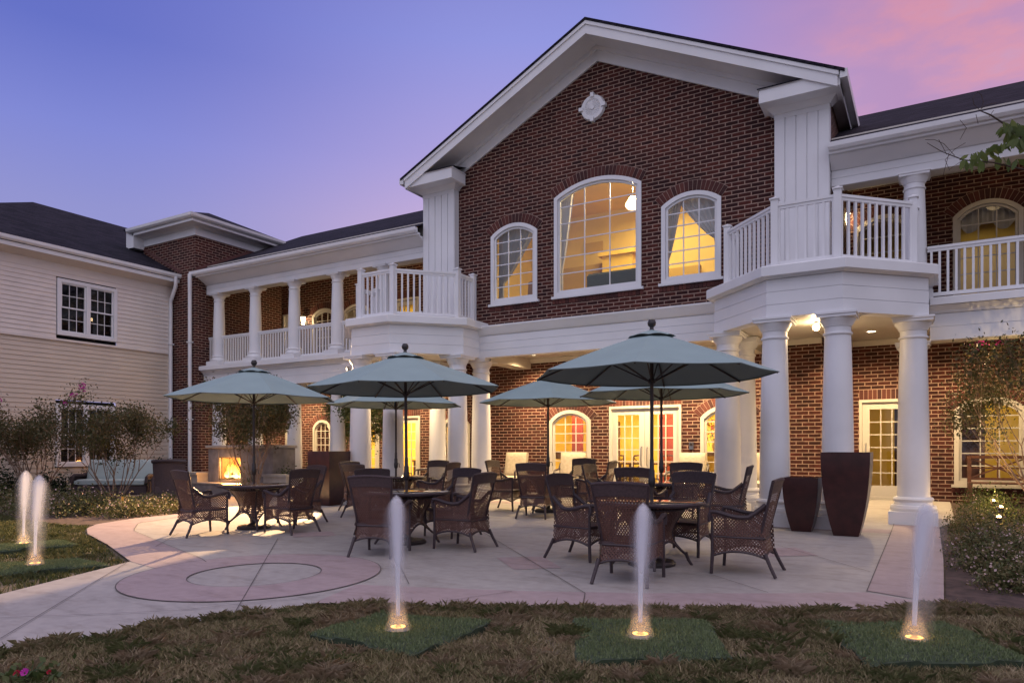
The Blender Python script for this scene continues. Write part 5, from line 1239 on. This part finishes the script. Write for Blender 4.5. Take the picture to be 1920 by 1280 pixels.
MATS.append(fountain('water jet on the left lawn, nearer of the pair', 'green turf mat under the nearer jet of the left lawn', -9.17, 4.38, .98, [(-9.8, 4.05), (-8.9, 3.85), (-8.45, 4.85), (-9.45, 5.05)], (.04, .03), 4, 1.25))
MATS.append(fountain('water jet on the left lawn, farther one half hidden by its twin', 'green turf mat under the farther jet of the left lawn', -11.2, 5.2, .98, [(-11.8, 4.85), (-10.8, 4.75), (-10.5, 5.6), (-11.4, 5.8)], (.02, .02), 5, 1.25))

# ------------------------------------------------------------------ grass
def grass(name, label, poly, n, hmin, hmax, mat, w=.0042, excl=(), seed=1, clump=.55, size=.03):
    g = np.random.default_rng(seed); P = np.array(poly); lo, hi = P.min(0), P.max(0); X = np.zeros((0, 2))
    nc = int(n / 26); out = []
    while len(X) < n:
        c = g.uniform(lo, hi, (nc, 2)); k = g.integers(14, 40, nc); q = np.repeat(c, k, 0) + g.normal(0, size, (k.sum(), 2))
        q = np.vstack([q, g.uniform(lo, hi, (int(len(q) * .35), 2))]); ok = inpoly(q[:, 0], q[:, 1], poly) & (g.uniform(0, 1, len(q)) < .84 + .5 * np.sin(q[:, 0] * 4.1 + 1.3 * np.sin(q[:, 1] * 5.3)) * np.sin(q[:, 1] * 3.7 + 1.1 * np.sin(q[:, 0] * 2.9 + 1)))
        for e in excl: ok &= ~inpoly(q[:, 0], q[:, 1], e)
        X = np.vstack([X, q[ok]])
    X = X[g.permutation(len(X))[:n]]; n = len(X)
    z = np.array([G(y) for y in X[:, 1]]) - .035
    f = .5 + .5 * np.sin(X[:, 0] * 5.3 + 2 * np.sin(X[:, 1] * 3.1)) * np.sin(X[:, 1] * 6.1 + 1.7 * np.sin(X[:, 0] * 2.3))
    h = g.uniform(hmin, hmax, n) * (.65 + .7 * f); a = g.uniform(0, 2 * PI, n); b = g.uniform(0, 2 * PI, n); ln = h * g.uniform(.25, 1.0, n)
    base = np.column_stack([X, z]); d = np.stack([np.cos(a), np.sin(a), 0 * a], 1); l = np.stack([np.cos(b), np.sin(b), 0 * b], 1)
    ww = (w * g.uniform(.6, 1.4, n))[:, None]
    mid = base + l * (ln * .35)[:, None] + np.stack([0 * h, 0 * h, h * .6], 1); tip = base + l * ln[:, None] + np.stack([0 * h, 0 * h, h * g.uniform(.75, 1.0, n)], 1)
    V = np.stack([base - d * ww, base + d * ww, mid + d * ww * .7, tip, mid - d * ww * .7], 1)
    o = cloud(name, V, mat); tag(o, label, 'grass', None, 'stuff'); return o
LAWN = [(-6.05, 1.2), (-5.85, 1.7), (-5.67, 2.45), (-4.83, 4.60)] + [(x, y - .01) for x, y in FRONT[1:]] + [(1.3, 6.9), (1.5, 5.0), (-1.5, 2.5), (-4.5, 1.0)]
grass('front_lawn', 'coarse dry brown and green grass along the front edge of the patio', LAWN, 150000, .03, .075, GRASS, .0034, MATS, 1)
# longer tufts hanging over the patio edge
EDGE = lerp_line([(-5.75, 2.3), (-4.85, 4.55)] + FRONT[1:] + [(.8, 7.2)], 40)
def tufts(name, label, line, ncl, mat, seed):
    g = np.random.default_rng(seed); L = np.array(lerp_line(line, 400)); V = []
    for c in range(ncl):
        i = g.integers(0, 399); cx, cy = L[i] + g.normal(0, .07, 2) + (.03, -.07); k = int(g.uniform(30, 190)); hh = g.uniform(.04, .105); sp = g.uniform(.02, .06)
        a = g.uniform(0, 2 * PI, k); r = np.abs(g.normal(0, sp, k)); bx, by = cx + r * np.cos(a), cy + r * np.sin(a); h = hh * g.uniform(.45, 1.1, k); ln = h * g.uniform(.3, 1.1, k)
        b = a + g.normal(0, .8, k); base = np.stack([bx, by, np.full(k, G(cy) - .03)], 1); d = np.stack([np.sin(b), -np.cos(b), 0 * b], 1) * .0030; l = np.stack([np.cos(b), np.sin(b), 0 * b], 1)
        mid = base + l * (ln * .35)[:, None] + np.stack([0 * h, 0 * h, h * .65], 1); tip = base + l * ln[:, None] + np.stack([0 * h, 0 * h, h * g.uniform(.6, 1.0, k)], 1)
        V.append(np.stack([base - d, base + d, mid + d * .7, tip, mid - d * .7], 1))
    o = cloud(name, np.concatenate(V), mat); tag(o, label, 'grass', None, 'stuff')
tufts('edge_tufts', 'long shaggy grass tufts spilling onto the patio edge', [(-5.9, 1.9), (-5.72, 2.4), (-4.88, 4.5)] + FRONT[1:] + [(.9, 7.25)], 210, GRASSE, 5)
def clumps(name, label, poly, ncl, mat, seed, excl=()):
    g = np.random.default_rng(seed); P = np.array(poly); lo, hi = P.min(0), P.max(0); V = []; c = 0
    while c < ncl:
        x, y = g.uniform(lo, hi)
        if not inpoly(np.array([x]), np.array([y]), poly)[0] or any(inpoly(np.array([x]), np.array([y]), e)[0] for e in excl): continue
        c += 1; k = int(g.uniform(60, 260)); hh = g.uniform(.05, .10); sp = g.uniform(.03, .10)
        a = g.uniform(0, 2 * PI, k); r = np.abs(g.normal(0, sp, k)); bx, by = x + r * np.cos(a), y + r * np.sin(a); h = hh * g.uniform(.4, 1.15, k); ln = h * g.uniform(.3, 1.3, k); b = a + g.normal(0, 1, k)
        base = np.stack([bx, by, np.full(k, G(y) - .035)], 1); d = np.stack([np.sin(b), -np.cos(b), 0 * b], 1) * .0026; l = np.stack([np.cos(b), np.sin(b), 0 * b], 1)
        mid = base + l * (ln * .35)[:, None] + np.stack([0 * h, 0 * h, h * .65], 1); tip = base + l * ln[:, None] + np.stack([0 * h, 0 * h, h * g.uniform(.6, 1.0, k)], 1)
        V.append(np.stack([base - d, base + d, mid + d * .7, tip, mid - d * .7], 1))
    o = cloud(name, np.concatenate(V), mat); tag(o, label, 'grass', None, 'stuff')
clumps('green_tufts', 'taller green tufts scattered through the dry front lawn', LAWN, 120, island('grass_green', [(.1, (.13, .17, .06)), (.5, (.22, .24, .10)), (.9, (.36, .32, .17))], .7, .3, nscale=2), 61, MATS)
clumps('straw_tufts', 'pale straw coloured tufts scattered through the front lawn', LAWN, 200, island('grass_straw', [(.1, (.30, .22, .13)), (.5, (.48, .37, .24)), (.9, (.66, .54, .38))], .7, .3, nscale=2), 62, MATS)
LL = [(-8.56, 5.12), (-10.25, 5.82), (-11.76, 6.36), (-12.5, 6.76), (-13.0, 7.1), (-13.6, 6.9), (-17.4, 7.4), (-19, 5), (-12, 2.6), (-8.3, 2.2), (-7.9, 3.43)]
grass('left_lawn', 'short green and straw coloured grass left of the path', LL, 60000, .03, .075, GRASSL, .0055, MATS, 9)

# ------------------------------------------------------------------ shrubs and trees
def shrub(label, x, y, rx, ry, h, n, mat=SHRUB, bloom=.06, size=.05, group='low flowering shrubs in the planting beds', seed=0, bl=BLOOM, z=None):
    g = np.random.default_rng(100 + seed); t = thing('shrub', label, 'shrub', (x, y, (G(y) if z is None else z) - .03), g.uniform(0, 6), group)
    def pts(k, rmin):
        d = g.normal(size=(k, 3)); d[:, 2] = np.abs(d[:, 2]); d /= np.linalg.norm(d, axis=1)[:, None]
        r = g.uniform(rmin, 1, k) ** .6
        lob = 1 + .22 * np.sin(3 * np.arctan2(d[:, 1], d[:, 0]) + seed) * d[:, 2] + .14 * np.sin(7 * np.arctan2(d[:, 1], d[:, 0]) + 5 * d[:, 2] + seed)
        return d * (r * lob)[:, None] * (rx, ry, h) + g.normal(0, .022, (k, 3))
    cloud('foliage', leaves(pts(n, .18), size, .5, .5, g), mat, t)
    if bloom: cloud('blossoms', leaves(pts(int(n * bloom), .75), size * .75, .9, .8, g), bl, t)
    m = MB()
    for k in range(9):
        a = g.uniform(0, 2 * PI); m.tube([(0, 0, 0), (rx * .35 * math.cos(a), ry * .35 * math.sin(a), h * .4), (rx * .6 * math.cos(a), ry * .6 * math.sin(a), h * .75)], [.012, .008, .004], 5)
    m.build('stems', BARKD, t)
SH = [(-14.1, 8.6, .7, .65, .38, 2600), (-14.7, 9.6, .75, .6, .36, 2400), (-15.2, 8.2, .85, .7, .55, 3000), (-16.3, 9.0, .8, .7, .42, 2400), (-16.6, 7.9, .8, .7, .58, 2800), (-17.8, 8.6, .9, .8, .50, 2600), (-18.4, 7.6, .9, .8, .62, 2600), (-13.75, 9.55, .42, .38, .24, 1100), (-19.6, 8.7, .9, .8, .55, 2200), (-15.6, 9.9, .7, .5, .30, 1600)]
SN = ['at the patio end of the left bed, next to the leftmost chair', 'behind the front shrub of the left bed, below the sofa', 'in the front of the left bed beside the lit jets', 'in the left bed, under the crape myrtle trunks', 'in the front row of the left bed, right behind the lit jets', 'in the middle of the left bed, behind the jets', 'at the left picture edge, front of the bed', 'smallest of the left bed, on bare mulch near the chair leg', 'at the left picture edge, back of the bed', 'in the left bed at the foot of the right-hand crape myrtle']
for i, (x, y, rx, ry, h, n) in enumerate(SH): shrub('low brownish shrub ' + SN[i], x, y, rx, ry, h, n, bloom=.05, size=.055, seed=i)
SR = [(.84, 8.45, .50, .5, .30, 4200), (.72, 9.35, .52, .55, .36, 4200), (1.6, 8.9, .6, .6, .38, 3600), (.68, 10.4, .52, .55, .40, 3600), (1.6, 10.0, .6, .6, .40, 3200), (.66, 11.5, .5, .55, .42, 3000), (.66, 12.9, .5, .6, .46, 2800), (1.6, 11.2, .55, .55, .30, 2400), (1.0, 14.3, .6, .6, .50, 2800), (1.7, 12.6, .5, .5, .30, 1800), (.85, 15.7, .5, .5, .50, 1800)]
SRN = ['nearest the front of the right bed, thick with pale flowers', 'second from the front along the right patio edge, dotted with pale flowers', 'at the right picture edge near the front of the bed', 'in the middle of the right bed along the patio edge', 'at the right picture edge, level with the middle of the bed', 'in the right bed just before the column plinth', 'beside the rightmost white column', 'near the spotlights of the right bed, at the picture edge', 'lit yellow-green beside the column, below the right window', 'behind the spotlights of the right bed', 'against the brick wall below the right window']
for i, (x, y, rx, ry, h, n) in enumerate(SR): shrub('low shrub ' + SRN[i], x, y, rx, ry, h, n, SHRUB if i < 8 else LEAFG, bloom=.06 if i < 5 else .02, size=.04, seed=30 + i)
HG = [(-20.3, 7.6), (-20.25, 8.9), (-20.3, 10.1), (-20.2, 11.2), (-20.15, 12.3), (-20.2, 13.2)]
for i, (x, y) in enumerate(HG): shrub('dark evergreen bush against the clapboard wall, ' + ['at the left picture edge', 'left of the ground floor window', 'under the left half of the ground floor window', 'under the right half of the ground floor window', 'behind the sofa', 'nearest the brick tower, behind the armchair'][i], x, y, .55, .65, [.8, .95, .75, .8, 1.05, .9][i], 2200, HEDGE, 0, .075, 'dark evergreen bushes along the clapboard wall', 60 + i)
for i, (x, y, h) in enumerate(((-16.2, 13.4, .95), (-15.2, 13.6, .8), (-14.3, 13.7, .85), (-13.2, 13.2, .5))): shrub('green bush ' + ['at the right end of the fireplace seat wall', 'between the fireplace and the big planter', 'just left of the tall planter, before a lit window', 'low behind the tall planter'][i], x, y, .42, .4, h, 1100, LEAFG, 0, .07, 'green bushes before the left porch', 75 + i)

def limb(g, p, d, L, r, lvl, segs, tips, spread=.5):
    pts = [p]; rs = [r]; n = 4; v = d.copy()
    for i in range(n):
        v = (v + Vector((g.uniform(-1, 1), g.uniform(-1, 1), g.uniform(-.3, .6))) * .13).normalized(); pts.append(pts[-1] + v * L / n); rs.append(r * (1 - .55 * (i + 1) / n))
    segs.append((pts, rs))
    if lvl == 0: tips.append((pts[-1], v)); tips.append((pts[-2], v)); return
    k = g.choice((2, 3)) if lvl > 1 else 3
    for i in range(k):
        a = g.uniform(0, 2 * PI); s = Vector((math.cos(a), math.sin(a), 0)) * spread * g.uniform(.5, 1.1); nv = (v + s + Vector((0, 0, .25))).normalized(); st = pts[g.choice((2, 3, 4))] if i else pts[-1]
        limb(g, st, nv, L * g.uniform(.55, .8), r * .5, lvl - 1, segs, tips, spread)
def tree(label, x, y, h, stems, splay, nleaf, seed, mat=LEAF, lsize=.07, bare=.35, bloom=0, spread=.5, clump=.13, name='crape_myrtle', bark=BARK, r0=.022):
    g = random.Random(seed); gn = np.random.default_rng(seed); t = thing(name, label, 'tree', (x, y, G(y) - .03)); segs = []; tips = []
    for i in range(stems):
        a = 2 * PI * i / stems + g.uniform(-.3, .3); s = splay * g.uniform(.6, 1.1); d = Vector((math.cos(a) * s, math.sin(a) * s, 1)).normalized()
        limb(g, Vector((.04 * math.cos(a), .04 * math.sin(a), 0)), d, h * g.uniform(.40, .48), r0 * g.uniform(.75, 1.1), 3, segs, tips, spread)
    m = MB()
    for pts, rs in segs: m.tube(pts, [max(.0035, q) for q in rs], 6)
    m.build('trunk', bark, t, smooth=True)
    T = np.array([tuple(p) for p, _ in tips]); k = gn.integers(0, len(T), nleaf); P = T[k] + gn.normal(0, clump, (nleaf, 3)) * (1, 1, 1.1); P[:, 2] = np.maximum(P[:, 2], h * bare * .8)
    cloud('crown', leaves(P, lsize, .3, .5, gn), mat, t)
    if bloom:
        hi = T[np.argsort(-T[:, 2])[:bloom]]; P = np.repeat(hi, 26, 0) + gn.normal(0, .04, (26 * len(hi), 3)) + (0, 0, .08); cloud('blossoms', leaves(P, .045, .2, .8, gn), BLOOMM, t)
    return t
tree('multi-stemmed crape myrtle at the left picture edge, before the clapboard wall', -18.9, 9.0, 2.15, 9, .62, 10000, 11, bloom=2, lsize=.068, clump=.125)
tree('multi-stemmed crape myrtle before the ground floor window of the clapboard wall', -16.75, 9.75, 2.25, 9, .66, 11000, 5, bloom=3, lsize=.068, clump=.125)
tree('bushy crape myrtle in front of the fireplace, behind the leftmost umbrella pole', -15.05, 12.35, 2.6, 9, .40, 12000, 21, lsize=.075, clump=.12, bare=.2)
tree('slender crape myrtle between white columns, lit from the porch', -14.0, 14.95, 2.5, 7, .36, 7000, 33, mat=LEAFG, lsize=.085)
tree('crape myrtle at the right picture edge with magenta blossoms, lit from below', 1.62, 14.6, 2.95, 9, .46, 12000, 44, lsize=.062, bloom=8, clump=.12)
# overhanging branch of a tree standing just outside the frame on the right
OB = thing('overhanging_tree', 'tree just out of frame whose leafy branch reaches into the top right corner', 'tree', (3.6, 5.6, G(5.6)))
m = MB(); m.tube([(0, 0, -.05), (.05, .02, 1.4), (-.03, .05, 2.6), (-.1, .05, 3.6), (-.05, 0, 4.4)], [.085, .07, .06, .045, .02], 10); m.build('trunk', BARKD, OB, smooth=True)
def atp(px, py, d): v = FW + RT * ((px - 960) / 1330); return Vector((v.x * d, v.y * d, 1.27 + (843 - py) / 1330 * d)) - Vector(OB.location)
D = 5.6; m = MB(); base = Vector((-.06, .05, 3.3))
B1 = [base, atp(2010, 330, D), atp(1920, 263, D), atp(1882, 232, D), atp(1858, 216, D), atp(1838, 208, D)]; B2 = [atp(2060, 352, D), atp(1920, 318, D), atp(1862, 305, D), atp(1806, 300, D), atp(1765, 284, D), atp(1738, 268, D)]
m.tube(B1, [.022, .014, .009, .0075, .006, .004], 7); m.tube(B2, [.014, .007, .0055, .0045, .003, .002], 6)
for P_ in ([(1838, 208), (1844, 192), (1840, 178), (1832, 172)], [(1838, 208), (1826, 196), (1824, 184), (1832, 174)], [(1840, 204), (1852, 196), (1868, 193)], [(1855, 219), (1863, 207)], [(1834, 232), (1830, 215)], [(1790, 292), (1770, 270), (1752, 262), (1735, 262)], [(1806, 300), (1780, 318), (1772, 300), (1790, 280), (1810, 268)], [(1775, 290), (1768, 276), (1760, 262)], [(1800, 262), (1812, 240), (1800, 225)], [(1780, 285), (1768, 330)]):
    m.tube([atp(a, b, D) for a, b in P_], .0022, 5)
m.build('branch', BARKD, OB, smooth=True)
LV = []; gl = np.random.default_rng(8)
def leaflet(px, py, ang, L):
    p = np.array(atp(px, py, D + gl.uniform(-.12, .12))); up = np.array((0, 0, 1.)); rt = np.array(RT); d = math.cos(ang) * rt - math.sin(ang) * up; s = math.sin(ang) * rt + math.cos(ang) * up
    s = s * math.cos(gl.uniform(-.8, .8)) + np.array(FW) * math.sin(gl.uniform(-.8, .8)); L = L / 1330 * D
    LV.append([p, p + d * L * .35 + s * L * .19, p + d * L * .75 + s * L * .15, p + d * L, p + d * L * .75 - s * L * .15, p + d * L * .35 - s * L * .19])
for (x0, y0, x1, y1, n) in ((1815, 290, 1925, 252, 26), (1830, 285, 1918, 300, 8), (1878, 236, 1930, 270, 26), (1895, 222, 1940, 250, 22), (1880, 226, 1910, 245, 14), (1806, 298, 1850, 300, 9)):
    for i in range(n):
        f = (i + gl.uniform(0, 1)) / n; leaflet(x0 + (x1 - x0) * f, y0 + (y1 - y0) * f, gl.uniform(.5, 2.6), gl.uniform(18, 30))
cloud('leaves', np.array(LV), LEAFO, OB)

# ------------------------------------------------------------------ garden lamps, flag, flowers
GP = 'small spike lights in the right bed'
def spike(label, px, py, d, power):
    v = FW + RT * ((px - 960) / 1330); x, y, z = v.x * d, v.y * d, 1.27 + (843 - py) / 1330 * d; g0 = G(y) - .02
    t = thing('garden_spotlight', label, 'garden light', (x, y, g0), 0, GP)
    m = MB(); m.tube([(0, 0, 0), (0, 0, z - g0)], .009, 6); m.build('spike', DARKM, t)
    m = MB(); m.lathe([(.028, -.05), (.04, -.03), (.042, .03), (.036, .03), (.03, -.02)], 14, (0, 0, z - g0), cap=False); m.build('housing', DARKM, t, smooth=True)
    m = MB(); m.lathe([(.001 + .027 * math.sin(PI * k / 8), -.027 * math.cos(PI * k / 8)) for k in range(9)], 14, (0, 0, z - g0 + .035), cap=False); m.build('lens', emit('spike_glow', (1, .66, .26), 28), t, smooth=True)
    lamp('spike_light', 'POINT', (x, y, z + .14), power * 2.2, (1, .62, .24), .04)
spike('bright garden light nearest the camera, lowest of three in the right bed', 1873, 973, 10.2, 5); spike('bright garden light in the middle of the three in the right bed', 1877, 954, 11.4, 7); spike('bright garden light farthest back of three in the right bed', 1862, 942, 12.0, 5)
lamp('tree_uplight', 'SPOT', (1.3, 13.2, .45), 260, (1, .70, .34), .05, spot=70, aim=(1.6, 14.9, 2.4), blend=.6)
FG = thing('marker_flag', 'small yellow marker flag among the shrubs of the left bed', 'flag', (-13.95, 8.25, G(8.2)))
m = MB(); m.tube([(0, 0, -.03), (0, 0, .42)], .003, 5); m.build('wire', METAL, FG); m = MB(); m.grid(lambda u, v: (.10 * u, .012 * math.sin(4 * u), .40 - .085 * v), 4, 2); m.build('flag', plain('flag_yellow', (.75, .36, .04), .7), FG)
def flower(label, px, py, d, mat, s=.035, stems=.16):
    v = FW + RT * ((px - 960) / 1330); x, y, z = v.x * d, v.y * d, 1.27 + (843 - py) / 1330 * d; g0 = G(y) - .035
    t = thing('petunia', label, 'flower', (x, y, g0), 0, 'petunias in the near left corner')
    g = np.random.default_rng(int(px)); H = z - g0
    m = MB(); m.tube([(0, 0, 0), (.01, 0, H * .6), (0, 0, H)], .004, 5); m.build('stem', LEAFG, t)
    fd = -FW * .8 + Vector((0, 0, .6)); fd.normalize(); a = fd.cross(Vector((0, 0, 1))).normalized(); b = fd.cross(a); m = MB(); n = 20
    vs = [Vector((0, 0, H)) - fd * .012] + [Vector((0, 0, H)) + (a * math.cos(2 * PI * k / n) + b * math.sin(2 * PI * k / n)) * s * (.86 + .14 * abs(math.cos(2.5 * 2 * PI * k / n))) + fd * .006 * (k % 2) for k in range(n)]
    m.add(vs, [(0, 1 + k, 1 + (k + 1) % n) for k in range(n)]); m.build('petals', mat, t, smooth=True)
    P = g.normal(size=(46, 3)) * (.07, .07, .05) + (0, 0, H * .55); P[:, 2] = np.abs(P[:, 2]); cloud('foliage', leaves(P, .06, .6, .6, g), LEAFG, t)
REDF = plain('petal_red', (.42, .012, .04), .6, .15, 30); MAGF = plain('petal_magenta', (.40, .02, .28), .6, .15, 30)
flower('magenta petunia, larger bloom in the near left corner', 46, 1259, 4.35, MAGF, .026); flower('crimson petunia left of the magenta one in the corner', 31, 1262, 4.4, REDF, .024); flower('single crimson petunia apart on the right in the corner', 92, 1259, 4.4, REDF, .015)

for o in bpy.data.objects:
    if '_w' in o.keys(): del o['_w']
